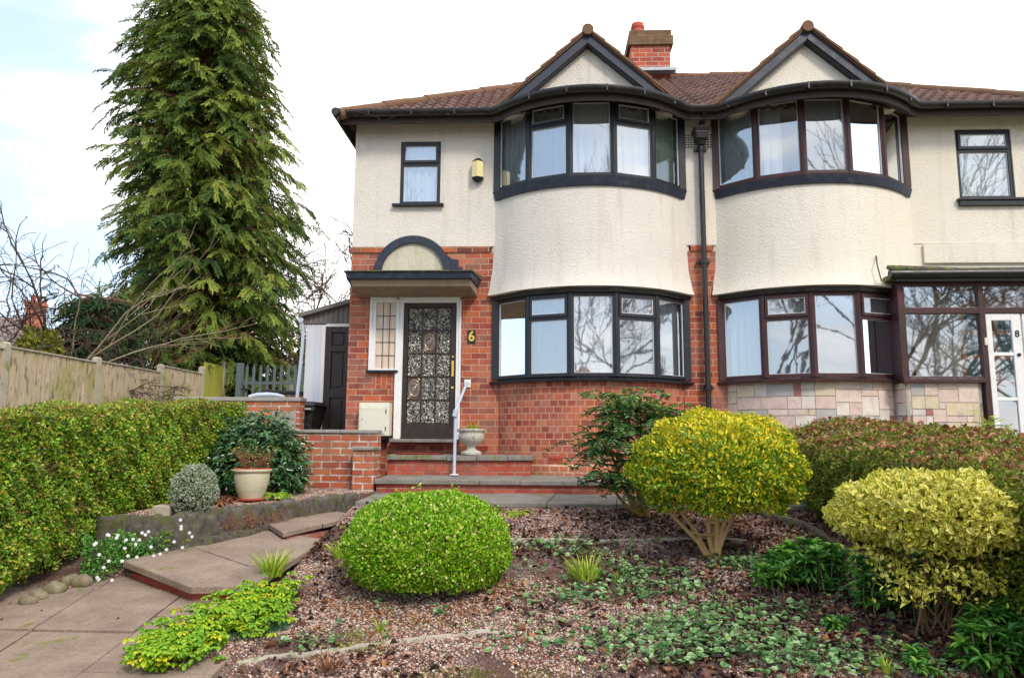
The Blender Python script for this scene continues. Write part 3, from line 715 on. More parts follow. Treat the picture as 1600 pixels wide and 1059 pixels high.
        b = MB(); b.poly([(XP, 17, EZ), (xr, 17, EZ), (xr-3.5, 13.47, EZ+3.5*TP), (XP, 13.47, EZ+3.5*TP)]); b.build('roof_rear', M['tile'], H)
        ridge_tiles('hip_tiles', (xr+.02, 9.95, EZ+.06), (xr-3.5, 13.47, EZ+3.5*TP+.03), H, .085)
        ridge_tiles('ridge_tiles', (XP, 13.47, EZ+3.5*TP+.02), (xr-3.45, 13.47, EZ+3.5*TP+.02), H, .085)
    gable(H, gx, rm)
    # mossy tile edges and mortar lying in the gutter by the valley
    mo = MB()
    for k in range(16):
        x = random.uniform(cx+1.35, x1-.05) if left else random.uniform(x0+.05, cx-1.35); r_ = random.uniform(.015, .04)
        mo.tube([(x, 10.0, 6.31), (x+random.uniform(-.06, .06), 10.02+random.uniform(0, .05), 6.33+r_)], [r_, r_*.4], 5)
    mo.build('gutter_moss', M['roofmoss'], H)
    return H, cx
HL, CXL = make_house('left'); HR, CXR = make_house('right')

# ---- left house: chimney
def chimney(H):
    b = MB(); b.box(1.60, 2.33, 13.0, 13.75, 8.0, 8.96); c = b.build('chimney', M['brick_chimney'], H)
    k = MB(); k.box(1.545, 2.385, 12.945, 13.805, 8.961, 9.13); k.box(1.575, 2.355, 12.975, 13.775, 9.131, 9.26); k.build('cap', M['brick_old'], c)
    f = MB(); f.box(1.56, 2.42, 12.94, 13.0, 8.38, 8.50); f.hexa([(1.52, 12.75, 8.34), (2.42, 12.75, 8.34), (2.42, 12.99, 8.47), (1.52, 12.99, 8.47), (1.52, 12.75, 8.37), (2.42, 12.75, 8.37), (2.42, 12.99, 8.50), (1.52, 12.99, 8.50)]); f.build('flashing', M['lead'], c)
    p = MB(); p.lathe((1.78, 13.35, 9.26), [(.13, 0), (.12, .12), (.115, .22), (.13, .24), (.13, .27), (.118, .30), (.12, .33), (.09, .35), (.0, .355)], 24)
    p.build('chimney_pot', M['terracotta'], c, smooth=True)
    p = MB(); p.lathe((2.12, 13.35, 9.24), [(.13, 0), (.12, .05), (.09, .11), (.0, .13)], 24); p.build('chimney_pot', M['terracotta'], c, smooth=True)
chimney(HL)

# ---- left house: front door, side light, canopy, arch
fr = MB()
def rect_frame(b, x0, x1, z0, z1, w, y0, y1, bottom=True, wl=None, wr=None):
    wl = wl or w; wr = wr or w
    b.box(x0, x0+wl, y0, y1, z0, z1); b.box(x1-wr, x1, y0, y1, z0, z1); b.box(x0+wl, x1-wr, y0, y1, z1-w, z1)
    if bottom: b.box(x0+wl, x1-wr, y0, y1, z0, z0+w)
rect_frame(fr, -2.13, -1.22, 1.63, 3.65, .07, FY-.03, FY+.10, False, .085, .055)
fr.box(-2.145, -2.10, FY-.045, FY-.031, 1.63, 3.655)
fr.box(-1.235, -1.205, FY-.045, FY-.031, 1.63, 3.655); fr.box(-2.53, -1.205, FY-.045, FY-.031, 3.615, 3.66)
fr.build('door_frame', M['white'], HL, bevel=.005)
sw = MB(); rect_frame(sw, -2.51, -2.131, 2.60, 3.65, .07, FY-.03, FY+.06, False, .07, .02); sw.box(-2.44, -2.15, FY-.03, FY+.06, 2.60, 2.625)
sw.box(-2.53, -2.49, FY-.045, FY-.031, 2.60, 3.614)
lead = MB()
X0, X1, Z0, Z1 = -2.44, -2.151, 2.625, 3.58
for i in range(1, 3): x = X0+(X1-X0)*i/3; lead.box(x-.004, x+.004, FY+.004, FY+.022, Z0, Z1)
for j in range(1, 5): z = Z0+(Z1-Z0)*j/5; lead.box(X0, X1, FY+.003, FY+.021, z-.004, z+.004)
swo = sw.build('side_window', M['white'], HL, bevel=.004)
lead.build('lead_strips', M['rubber'], swo, merge=False)
t = NT('pink_cream_leaded_pane'); o_ = t.obj(); t.bsdf(Base_Color=t.mix(t.mapr(t.noise(t.scale(o_, (30, 1, 1)), 1, 4), .35, .65, 0, 1), (.62, .46, .36), (.74, .64, .52)), Roughness=.18, Specular_IOR_Level=.6, Normal=t.bump(t.noise(o_, 12, 2), .15, .01)); M['pinkpane'] = t.m
g = MB(); g.box(X0, X1, FY+.012, FY+.016, Z0, Z1); g.build('pane', M['pinkpane'], swo)
b = MB(); b.box(-2.56, -2.10, FY-.075, FY+.03, 2.565, 2.599); b.build('sill', M['black'], HL, bevel=.006)
b = MB(); b.box(-2.44, -2.13, FY-.006, FY+.1, 2.34, 2.563); b.build('brick_soldiers', M['brick_soldier_v'], HL)
b = MB(); b.box(-2.52, -1.22, FY-.006, FY+.1, 3.662, 3.80); b.build('brick_lintel', M['brick_soldier_v'], HL)
# door leaf: 3 x 5 lights of patterned glass
d = MB(); DX0, DX1, DZ0, DZ1 = -2.044, -1.277, 1.66, 3.575; y0, y1 = FY+.015, FY+.06
gx0, gx1, gz0, gz1 = DX0+.065, DX1-.085, DZ0+.19, DZ1-.06
d.box(DX0, gx0, y0, y1, DZ0, DZ1); d.box(gx1, DX1, y0, y1, DZ0, DZ1); d.box(gx0, gx1, y0, y1, DZ0, gz0); d.box(gx0, gx1, y0, y1, gz1, DZ1)
cw = (gx1-gx0)/3; ch = (gz1-gz0)/5
for i in (1, 2): d.box(gx0+i*cw-.009, gx0+i*cw+.009, y0+.004, y1, gz0, gz1)
for j in (1, 2, 3, 4): d.box(gx0, gx1, y0+.005, y1-.001, gz0+j*ch-.009, gz0+j*ch+.009)
door = d.build('front_door', M['darkbrown'], HL, bevel=.003)
for i in range(3):
    for j in range(5):
        g = MB(); bull = (i, j) in ((1, 3), (0, 1)); ax, bx, az, bz = gx0+i*cw+.009, gx0+(i+1)*cw-.009, gz0+j*ch+.009, gz0+(j+1)*ch-.009
        g.poly([(ax, y0+.02, az), (bx, y0+.02, az), (bx, y0+.02, bz), (ax, y0+.02, bz)], [(0, -.1), (1, -.1), (1, 1.1), (0, 1.1)])
        if bull:
            c_ = ((ax+bx)/2, y0+.02, (az+bz)/2); R_ = cw*.40
            for q in range(10):
                for s_ in range(24):
                    r0, r1 = R_*q/10, R_*(q+1)/10; a0, a1 = 2*PI*s_/24, 2*PI*(s_+1)/24; h0, h1 = [.012*math.cos(rr/R_*9)*(1-rr/R_)+.003 for rr in (r0, r1)]
                    P = lambda rr, aa, hh: (c_[0]+rr*math.cos(aa), c_[1]-max(0, hh)-.002, c_[2]+rr*1.05*math.sin(aa))
                    U = lambda rr, aa: (.5+rr/R_*.5*math.cos(aa), .5+rr/R_*.5*math.sin(aa))
                    g.poly([P(r0, a0, h0), P(r1, a0, h1), P(r1, a1, h1), P(r0, a1, h0)], [U(r0, a0), U(r1, a0), U(r1, a1), U(r0, a1)])
        g.build('pane', M['bull'] if bull else M['obscure'], door, smooth=bull)
hd = MB(); hd.box(DX1-.062, DX1-.030, y0-.008, y0, 2.52, 2.74); hd.tube([(DX1-.046, y0-.008, 2.70), (DX1-.046, y0-.045, 2.70), (DX1-.046, y0-.045, 2.58)], .009, 8); hd.build('handle', M['gold'], door)
hd = MB(); hd.tube([(DX1-.046, y0, 2.36), (DX1-.046, y0-.012, 2.36)], .017, 14); hd.tube([(DX1-.046, y0, 2.80), (DX1-.046, y0-.010, 2.80)], .013, 14); hd.build('lock', M['gold'], door)
b = MB(); b.box(DX0, DX1, FY+.06, FY+.1, DZ0-.01, DZ1); b.build('door_lining', M['darkbrown'], HL)
b = MB(); b.box(-2.16, -1.20, 10.17, FY+.10, 1.585, 1.632); b.build('door_step', M['slab_grey'], HL, bevel=.01)
b = MB(); b.box(DX0, DX1, FY-.03, FY+.06, 1.633, 1.662); b.build('threshold', M['darkbrown'], HL, bevel=.006)
# canopy
b = MB(); b.hexa([(-2.72, 9.74, 3.79), (-1.00, 9.74, 3.79), (-.97, FY, 3.79), (-2.80, FY, 3.79), (-2.73, 9.72, 3.885), (-1.01, 9.72, 3.885), (-.93, FY, 3.90), (-2.82, FY, 3.90)]); cn = b.build('canopy', M['blackblue'], HL, bevel=.006)
b = MB(); b.hexa([(-2.66, 9.82, 3.70), (-1.02, 9.82, 3.70), (-.98, FY-.001, 3.66), (-2.74, FY-.001, 3.66), (-2.68, 9.78, 3.788), (-1.02, 9.78, 3.788), (-.98, FY-.001, 3.788), (-2.78, FY-.001, 3.788)]); b.build('canopy_soffit', M['soffit'], HL, bevel=.006)
b = MB(); b.hexa([(-2.75, 9.70, 3.887), (-.99, 9.70, 3.887), (-.92, FY, 3.905), (-2.83, FY, 3.905), (-2.75, 9.70, 3.90), (-.99, 9.70, 3.90), (-.92, FY-.01, 3.975), (-2.83, FY-.01, 3.975)]); b.build('canopy_felt', M['roofmoss'], HL)
# arched panel over it
def half_ring(cx, cz, r0, r1, y0, y1, name, mat, par, n=28):
    b = MB()
    def P(r, a, y): return (cx+r*math.cos(a), y, cz+r*math.sin(a))
    for i in range(n):
        a0, a1 = PI*i/n, PI*(i+1)/n
        b.poly([P(r1, a0, y0), P(r0, a0, y0), P(r0, a1, y0), P(r1, a1, y0)]); b.poly([P(r1, a0, y1), P(r1, a0, y0), P(r1, a1, y0), P(r1, a1, y1)])
        if r0 > 0: b.poly([P(r0, a0, y0), P(r0, a0, y1), P(r0, a1, y1), P(r0, a1, y0)])
    return b.build(name, mat, par, smooth=True)
half_ring(-1.925, 4.0, .455, .565, FY-.075, FY+.01, 'arch_trim', M['blackblue'], HL)
half_ring(-1.925, 4.0, .0, .456, FY-.035, FY+.01, 'arch_panel', M['render_old'], HL)
b = MB(); b.box(-2.50, -1.35, FY-.08, FY-.013, 3.976, 4.0); b.build('arch_base', M['roofmoss'], HL)
# lead soaker by the arch
b = MB(); b.poly([(-1.40, FY-.02, 4.0), (-1.20, FY-.02, 4.0), (-1.20, FY-.02, 4.10), (-1.26, FY-.02, 4.10), (-1.26, FY-.02, 4.21), (-1.37, FY-.02, 4.23), (-1.42, FY-.02, 4.28)]); b.build('lead_soaker', M['blackblue'], HL)
# air bricks
for x in (-2.50, -2.02, -1.62, -1.0): grille(HL, x, x+.19, 1.475, 1.54, FY, 8, 3, M['terracotta'])
b = MB(); ring = arc(CXL, BR-.05, -.36, -.25, 4); b.sweep(ring, [(-.05, 1.335), (.008, 1.335), (.008, 1.42), (-.05, 1.42)])
for i in range(7):
    a = -.355+.105*i/6.2; b.tube([(CXL+(BR-.035)*math.sin(a), BCY-(BR-.035)*math.cos(a), 1.36), (CXL+(BR-.035)*math.sin(a), BCY-(BR-.035)*math.cos(a), 1.395)], .0042, 5, mi=1)
b.build('air_brick', [M['terracotta'], M['rubber']], HL)
grille(HL, 2.03, XP-.01, 5.86, 6.08, FY-.012, 5, 6, M['render2'], 'vent_grille'); grille(HR, XP+.01, 2.44, 5.86, 6.08, FY-.012, 4, 6, M['render2'], 'vent_grille')

# ---- right house: stone cladding below bay and porch, porch
def cladding(path, z0, z1, name, par, seed=3):
    """random-size stone blocks laid along a 2D path"""
    rr = random.Random(seed); P = [Vector(p) for p in path]; Ls = [0]
    for a, c in zip(P[:-1], P[1:]): Ls.append(Ls[-1]+(c-a).length)
    W = Ls[-1]; cs = .085; nx, nz = int(W/cs), int((z1-z0)/cs)+1
    grid = [[False]*nz for _ in range(nx)]; V = []; Fq = []; R = []
    def at_(s_, off):
        s_ = max(0, min(W-1e-6, s_))
        i = max(k for k in range(len(Ls)-1) if Ls[k] <= s_); d = (P[i+1]-P[i]).normalized(); q = P[i]+d*(s_-Ls[i]); return (q[0]+d[1]*off, q[1]-d[0]*off)
    for j in range(nz-1, -1, -1):
        for i in range(nx):
            if grid[i][j]: continue
            w, h = rr.choice([(1, 1), (2, 1), (3, 1), (2, 2), (3, 2), (4, 2), (2, 3), (3, 1), (4, 2), (5, 2), (2, 2), (3, 3)])
            ww = 0
            while ww < w and i+ww < nx and not grid[i+ww][j]: ww += 1
            hh = 0
            while hh < h and j-hh >= 0 and all(not grid[i+k][j-hh] for k in range(ww)): hh += 1
            for a in range(ww):
                for c in range(hh): grid[i+a][j-c] = True
            a0, a1 = i*cs+.003, (i+ww)*cs-.003; b1, b0 = z0+(j+1)*cs-.003, z0+(j-hh+1)*cs+.003; off = rr.uniform(.010, .015)
            n = max(1, ww); base = len(V); col = (1 if (ww*hh <= 2 and rr.random() < .35) else rr.uniform(0, .92))
            if col == 1: col = .97
            for k in range(n+1):
                s_ = a0+(a1-a0)*k/n; x, y = at_(s_, off); xb, yb = at_(s_, 0)
                V += [(xb, yb, b0), (x, y, b0+.002), (x, y, b1-.002), (xb, yb, b1)]
            for k in range(n):
                for q in range(3): Fq.append((base+k*4+q, base+(k+1)*4+q, base+(k+1)*4+q+1, base+k*4+q+1)); R.append(col)
            for k in (0, n): Fq.append((base+k*4, base+k*4+1, base+k*4+2, base+k*4+3)); R.append(col)
    me = npmesh(name, V, Fq, M['clad'], rnd=R); me.shade_flat(); return link(name, me, par)
PX0, PX1, PY = 4.66, 5.66, 9.72
cp = [p for p in arc(CXR, BR-.07, -BA, math.asin((PX0-CXR)/(BR-.07)), 16)]
cladding(cp, 1.2, 2.40, 'stone_cladding', HR, 4); cladding([(PX0, 10.2), (PX0, PY+.03), (PX1-.06, PY+.03)], 1.2, 2.385, 'stone_cladding', HR, 11)
b = MB(); b.sweep(cp, [(-.12, .6), (-.001, .6), (-.001, 2.41), (-.12, 2.41)]); b.box(PX0, PX1-.05, PY+.031, PY+.15, .6, 2.385); b.build('mortar_backing', M['edging'], HR)
b = MB()
for x, w in ((PX0-.05, .09), (PX1-.02, .07)): b.box(x, x+w, PY-.02, PY+.07, 1.55 if x > 5 else 2.44, 3.70)
b.box(PX0-.03, 7.3, PY-.018, PY+.06, 3.29, 3.37); b.box(PX0-.03, 7.3, PY-.015, PY+.06, 3.655, 3.72); b.box(PX0-.05, PX1, PY-.05, PY+.09, 2.385, 2.44); b.box(PX0+.04, PX1-.02, PY-.012, PY+.05, 2.441, 2.47)
b.box(7.24, 7.33, PY-.02, PY+.07, 1.55, 3.70)
b.build('porch_frame', M['maroon'], HR, bevel=.005)
for (a, c, z0, z1) in ((PX0+.04, PX1-.02, 2.47, 3.29), (PX0+.04, PX1-.02, 3.37, 3.655), (PX1+.05, 7.24, 3.37, 3.655)):
    g = MB(); g.poly([(a, PY+.02, z0), (c, PY+.0205, z0), (c, PY+.0195, z1), (a, PY+.02, z1)]); g.build('porch_pane', M['glass'], HR)
b = MB(); b.box(PX0-.04, PX0+.03, PY+.08, 10.2, 2.44, 3.70); b.build('porch_side', M['maroon'], HR)
# porch roof edge with its gutter
b = MB(); b.box(4.50, 7.5, PY-.10, FY-.02, 3.725, 3.80); b.build('porch_roof', M['roofmoss'], HR, bevel=.01)
b = MB(); b.tube([(4.47, PY-.15, 3.79), (7.5, PY-.15, 3.80)], .058, 12); b.box(4.56, 7.5, PY-.12, PY-.07, 3.70, 3.84); b.build('porch_gutter', M['gutter'], HR, smooth=True)
b = MB(); b.tube([(4.44, PY-.17, 3.87), (4.62, PY-.14, 3.86), (5.4, PY-.10, 3.85), (7.5, PY-.10, 3.86)], [.03, .045, .03, .03], 8); b.build('porch_felt', M['roofmoss'], HR)
# white french doors
def pdoor(x0, x1, name='porch_door', eight=False):
    b = MB(); w = .085; y0, y1 = PY-.005, PY+.04
    rect_frame(b, x0, x1, 1.56, 3.285, w, y0, y1, True, .07, .075 if not eight else .12)
    gx0, gx1 = x0+.07, x1-(.12 if eight else .075)
    zs = [1.645, 2.0, 2.35, 2.80, 3.20]; zs = [1.645, 2.18, 2.76, 3.20]
    for z in zs[1:-1]: b.box(gx0, gx1, y0+.003, y1-.002, z-.022, z+.022)
    dd = b.build(name, M['white'], HR, bevel=.005)
    for a, c in zip(zs[:-1], zs[1:]):
        g = MB(); g.poly([(gx0, y0+.02, a), (gx1, y0+.02, a), (gx1, y0+.02, c), (gx0, y0+.02, c)]); g.build('pane', M['glass'], dd)
    return dd
PD = pdoor(5.72, 6.16, eight=True); PD2 = pdoor(6.18, 7.2)
b = MB(); b.tube([(6.10, PY-.005, 2.75), (6.10, PY-.02, 2.75)], .022, 16); b.build('lock', M['rubber'], PD)
b = MB(); b.box(5.67, 5.715, PY-.04, PY-.006, 2.87, 2.97); b.build('doorbell', M['cream'], HR, bevel=.006)
# orange-brown inner door with teal lights
t = NT('orange_varnished_wood'); o_ = t.obj(); t.bsdf(Base_Color=t.mix(t.noise(t.scale(o_, (9, 9, 1)), 4, 5), (.42, .15, .03), (.62, .28, .05)), Roughness=.3); M['orange'] = t.m
t = NT('teal_glass'); t.bsdf(Base_Color=t.mix(t.noise(t.obj(), 9, 4), (.01, .12, .16), (.08, .34, .36)), Roughness=.1); M['teal'] = t.m
b = MB(); zz = [1.66, 2.15, 2.5, 2.85, 3.18, 3.5]; xx = [5.85, 6.25, 6.65]
b.box(5.76, 5.84, FY+.02, FY+.08, 1.62, 3.66); b.box(6.66, 6.74, FY+.02, FY+.08, 1.62, 3.66); b.box(5.84, 6.66, FY+.02, FY+.08, 3.5, 3.66); b.box(5.84, 6.66, FY+.02, FY+.08, 1.62, 2.1); b.box(6.22, 6.28, FY+.02, FY+.08, 2.1, 3.5)
for z in (2.45, 2.80, 3.15): b.box(5.84, 6.66, FY+.022, FY+.078, z-.03, z+.03)
idr = b.build('inner_door', M['orange'], HR, bevel=.004)
b = MB(); b.box(5.84, 6.66, FY+.05, FY+.055, 2.1, 3.5); b.build('pane', M['teal'], idr)
def text_mesh(ch, name, mat, loc, size, parent, depth=.006, sx=1.0):
    cu = bpy.data.curves.new(name, 'FONT'); cu.body = ch; cu.size = size; cu.extrude = depth/2; cu.offset = size*.018; cu.align_x = 'CENTER'; cu.align_y = 'CENTER'
    o = bpy.data.objects.new(name+'_tmp', cu); COL.objects.link(o)
    me = bpy.data.meshes.new_from_object(o.evaluated_get(bpy.context.evaluated_depsgraph_get())); me.name = name
    bpy.data.objects.remove(o)
    me.transform(Matrix.Translation(loc) @ Matrix.Rotation(PI/2, 4, 'X') @ Matrix.Diagonal((sx, 1, 1, 1)))
    me.materials.clear(); me.materials.append(mat); return link(name, me, parent)
text_mesh('8', 'door_number', M['rubber'], (6.10, PY-.008, 3.02), .12, PD)

# ---- things fixed to the fronts
p = thing('house_number_sign', 'small black plaque with a gold number 6 on brick right of the front door', 'house sign', (-1.06, FY, 3.09))
b = MB(); b.box(-1.115, -1.0, FY-.018, FY-.001, 2.99, 3.18); b.build('plaque', M['rubber'], p, bevel=.004)
text_mesh('6', 'numeral', M['gold'], (-1.057, FY-.022, 3.085), .20, p, sx=.92)
p = thing('alarm_box', 'yellowed six-sided burglar alarm box with black ends left of the upper bay', 'alarm box', (-.99, FY, 5.5))
b = MB()
for z0, z1, r0, r1, mi in ((5.42, 5.66, .095, .095, 0),): b.tube([(-.99, FY-.075, z0), (-.99, FY-.075, z1)], [r0, r1], 6)
b.build('casing', M['yellow'], p, bevel=.004)
b = MB(); b.tube([(-.99, FY-.075, 5.661), (-.99, FY-.075, 5.715)], [.099, .035], 6); b.tube([(-.99, FY-.075, 5.36), (-.99, FY-.075, 5.419)], [.025, .099], 6); b.build('end_caps', M['rubber'], p)
p = thing('gas_meter_box', 'cream plastic meter box on brick wall left of the front door', 'meter box', (-2.38, 10.3, 1.66))
b = MB(); b.box(-2.60, -2.17, 10.19, 10.399, 1.67, 2.13); b.build('casing', M['cream'], p, bevel=.012)
b = MB(); b.box(-2.575, -2.225, 10.178, 10.189, 1.70, 2.085); b.box(-2.555, -2.245, 10.172, 10.1775, 1.72, 2.065)
for i in range(6): b.box(-2.53+i*.05, -2.50+i*.05, 10.168, 10.1715, 2.035, 2.043); b.box(-2.53+i*.05, -2.50+i*.05, 10.168, 10.1715, 1.735, 1.743)
b.build('door_panel', M['cream'], p, bevel=.003)
b = MB(); b.tube([(-2.545, 10.178, 1.90), (-2.545, 10.168, 1.90)], .008, 10); b.box(-2.225, -2.212, 10.18, 10.188, 1.74, 1.80); b.box(-2.225, -2.212, 10.18, 10.188, 1.98, 2.04); b.build('lock', M['rubber'], p)
b = MB(); b.hexa([(-2.58, 10.20, 1.62), (-2.19, 10.20, 1.62), (-2.19, 10.39, 1.62), (-2.58, 10.39, 1.62), (-2.60, 10.18, 1.668), (-2.17, 10.18, 1.668), (-2.17, 10.399, 1.668), (-2.60, 10.399, 1.668)]); b.build('base', M['rubber'], p)
b = MB(); b.tube([(-2.53, 10.3, 1.63), (-2.53, 10.3, 1.2)], .018, 10); b.tube([(-2.24, 10.33, 1.63), (-2.24, 10.36, 1.5)], .014, 10); b.build('pipe', M['rubber'], p)
p = thing('downpipe', 'black drainpipe with hopper head between the two bays', 'drainpipe', (2.26, 10.3, 1.2))
b = MB(); b.tube([(2.26, 10.02, 6.31), (2.26, 10.05, 6.24), (2.255, 10.2, 6.17), (2.25, 10.24, 6.05)], .042, 12); b.build('swan_neck', M['gutter'], p, smooth=True)
b = MB(); b.hexa([(2.17, 10.16, 5.93), (2.33, 10.16, 5.93), (2.33, 10.37, 5.93), (2.17, 10.37, 5.93), (2.155, 10.14, 6.03), (2.345, 10.14, 6.03), (2.345, 10.375, 6.03), (2.155, 10.375, 6.03)])
b.hexa([(2.155, 10.14, 6.031), (2.345, 10.14, 6.031), (2.345, 10.375, 6.031), (2.155, 10.375, 6.031), (2.13, 10.12, 6.10), (2.37, 10.12, 6.10), (2.37, 10.38, 6.10), (2.13, 10.38, 6.10)]); b.tube([(2.25, 10.27, 5.94), (2.25, 10.27, 5.86)], [.075, .048], 12); b.build('hopper', M['gutter'], p, bevel=.006)
b = MB(); b.tube([(2.25, 10.30, 5.9), (2.25, 10.30, 1.0)], .038, 14); b.build('pipe', M['gutter'], p, smooth=True)
for z in (5.82, 4.15, 2.36): b = MB(); b.tube([(2.25, 10.30, z-.035), (2.25, 10.30, z+.035)], .052, 14); b.box(2.16, 2.34, 10.33, 10.385, z-.02, z+.02); b.build('collar', M['gutter'], p)
b = MB(); b.tube([(XL+.1, 9.92, 6.30), (-2.4, 9.93, 6.20), (-2.35, 9.95, 6.13), (-1.98, 9.94, 6.30), (-1.5, 9.97, 6.44)], .005, 5)
tag(b.build('cable', M['rubber']), 'thin loose wire hanging from the left eaves gutter', 'cable')
b = MB(); b.tube([(4.42, 9.70, 3.72), (4.39, 9.73, 3.95), (4.44, 9.85, 4.10), (4.55, 10.02, 4.09), (4.95, 10.34, 3.97), (5.25, FY-.03, 3.93), (5.3, FY-.02, 3.93), (7.37, FY-.02, 3.96)], .008, 6)
tag(b.build('cable', M['rubber']), 'dark cable looping over the glazed porch roof and along cream render', 'cable')

# ---- lean-to beside the left house
p = thing('lean_to', 'white boarded lean-to with brown panelled door against the left side of the house', 'outbuilding', (-3.4, 12, 1.6))
LY = 11.6
b = MB(); b.box(-3.86, -3.60, LY, LY+.05, 1.55, 3.46); b.box(-3.71, -3.70, LY-.006, LY, 1.55, 3.46); b.box(-3.86, -3.83, LY+.05, 15, 1.55, 3.46); b.build('side_boarding', M['sidepanel'], p)
b = MB(); b.box(-3.60, -3.54, LY-.02, LY+.06, 1.55, 3.45); b.box(-3.54, -2.86, LY-.02, LY+.06, 3.42, 3.47); b.build('door_frame', M['white'], p, bevel=.005)
b = MB()
sl = .19/.68
n = 26
for i in range(n):
    x = -3.88+i*1.06/n; w = 1.06/n; zt = lambda x: 3.60+(x+3.88)*sl
    yy = LY-.03+(.015 if i % 2 else 0)
    b.prism([(x, 3.471), (x+w, 3.471), (x+w, zt(x+w)), (x, zt(x))], lambda q: (q[0], yy, q[1]), lambda q: (q[0], LY+.05, q[1]))
b.build('corrugated_gable', M['corrug'], p, merge=False)
b = MB(); b.hexa([(-3.95, LY-.12, 3.56), (-2.85, LY-.12, 3.87), (-2.85, 15, 3.87), (-3.95, 15, 3.56), (-3.95, LY-.12, 3.63), (-2.85, LY-.12, 3.94), (-2.85, 15, 3.94), (-3.95, 15, 3.63)]); b.build('roof', M['corrug'], p, bevel=.01)
d = MB(); d.box(-3.54, -3.44, LY+.0, LY+.05, 1.6, 3.42); d.box(-3.21, -2.86, LY, LY+.05, 1.6, 3.42)
for z0, z1 in ((1.6, 1.72), (2.28, 2.42), (3.02, 3.10), (3.33, 3.42)): d.box(-3.44, -3.21, LY, LY+.05, z0, z1)
for z0, z1 in ((1.76, 2.24), (2.46, 2.98), (3.13, 3.30)): d.box(-3.40, -3.25, LY+.012, LY+.05, z0, z1)
d.box(-3.44, -3.21, LY+.03, LY+.048, 1.72, 3.33)
d.build('door', M['darkbrown'], p, bevel=.004)
b = MB(); b.tube([(-3.93, LY-.10, 3.52), (-3.93, 15, 3.50)], .045, 10); b.tube([(-3.93, LY-.06, 3.50), (-3.90, LY-.04, 3.38), (-3.90, LY-.04, 3.1), (-3.98, LY-.06, 1.6)], .028, 10); b.build('rainwater_pipe', M['greypaint'], p, smooth=True)

# ================================================================== GROUND, PATH, STEPS
def grid_sheet(name, xs, ys, zf, mat, parent=None):
    xs = np.array(xs); ys = np.array(ys); X, Y = np.meshgrid(xs, ys); Z = zf(X, Y)
    V = np.stack([X.ravel(), Y.ravel(), Z.ravel()], 1); n = len(xs)
    j, i = np.meshgrid(np.arange(len(ys)-1), np.arange(n-1), indexing='ij'); a = (j*n+i).ravel()
    return link(name, npmesh(name, V, np.stack([a, a+1, a+n+1, a+n], 1), mat), parent, True)
gx_ = sorted({*np.linspace(-900, -60, 12), *np.linspace(-60, -12, 12), *np.linspace(-12, 12, 49), *np.linspace(12, 60, 12), *np.linspace(60, 900, 12)})
gy_ = sorted({*np.linspace(-900, -60, 12), *np.linspace(-60, -4, 14), *np.linspace(-4, 20, 61), *np.linspace(20, 90, 14), *np.linspace(90, 900, 10)})
def gz(X, Y):
    z = bed_z(Y)-.16
    left = np.clip((-4.6-X)/1.2, 0, 1)*np.clip((Y-2)/6, 0, 1)
    return z*(1-left)+(1.22)*left
tag(grid_sheet('ground', gx_, gy_, gz, M['ground']), kind='structure')
b = MB(); b.box(-300, 300, -9.5, -3.2, -.35, -.075); tag(b.build('road', M['asphalt']), kind='structure')
b = MB(); b.box(-300, 300, -3.2, -1.2, -.3, .03); b.box(-300, 300, -11.5, -9.5, -.3, .03); tag(b.build('pavement', M['slab']), kind='structure')

def wob(X, Y, s=1.0):
    return np.sin(X*3.1*s+Y*1.7*s)*.5+np.sin(X*7.3*s-Y*5.1*s+1)*.3+np.sin(X*15.1*s+Y*13.7*s+2)*.2
def bedf(X, Y):
    z = bed_z(Y)+wob(X, Y)*.022+np.sin(X*31+np.sin(Y*23)*2)*np.sin(Y*29+X*9)*.006
    e = np.clip((X+2.22)/.18, 0, 1); z = z-.15*(1-e)
    return z
tag(grid_sheet('garden_bed', np.linspace(-2.25, 3.4, 190), np.linspace(2.6, 8.02, 190), bedf, M['soil']), kind='structure')
tag(grid_sheet('gravel_bed', np.linspace(-4.6, -1.9, 60), np.linspace(6.5, 9.4, 70), lambda X, Y: .905+.035*(Y-6.5)*.9+wob(X, Y)*.012-.4*np.clip((X-(-3.50+(Y-6.45)*.60))/.06, 0, 1), M['soil']), kind='structure')

tag(grid_sheet('flower_bed', np.linspace(-4.9, -3.0, 50), np.linspace(3.5, 7.3, 70), lambda X, Y: .36+(Y-4.6)*.075+.10*np.clip((Y-6)/.6, 0, 1)+wob(X, Y)*.012-.25*np.clip((X+3.95-.0-np.clip(Y-5.8, 0, 2)*.95)/.1, 0, 1), M['soil']), kind='structure')
def slab_poly(b, pts, z, th=.05, inset=.006):
    c = np.mean(np.array(pts), 0); P = []
    for p in pts:
        v = np.array(p)-c; v = v*(1-inset/np.linalg.norm(v)*1.4); P.append(c+v)
    zz = z if callable(z) else (lambda x, y: z)
    b.prism([tuple(p) for p in P], lambda p: (p[0], p[1], zz(*p)), lambda p: (p[0], p[1], zz(*p)-th))
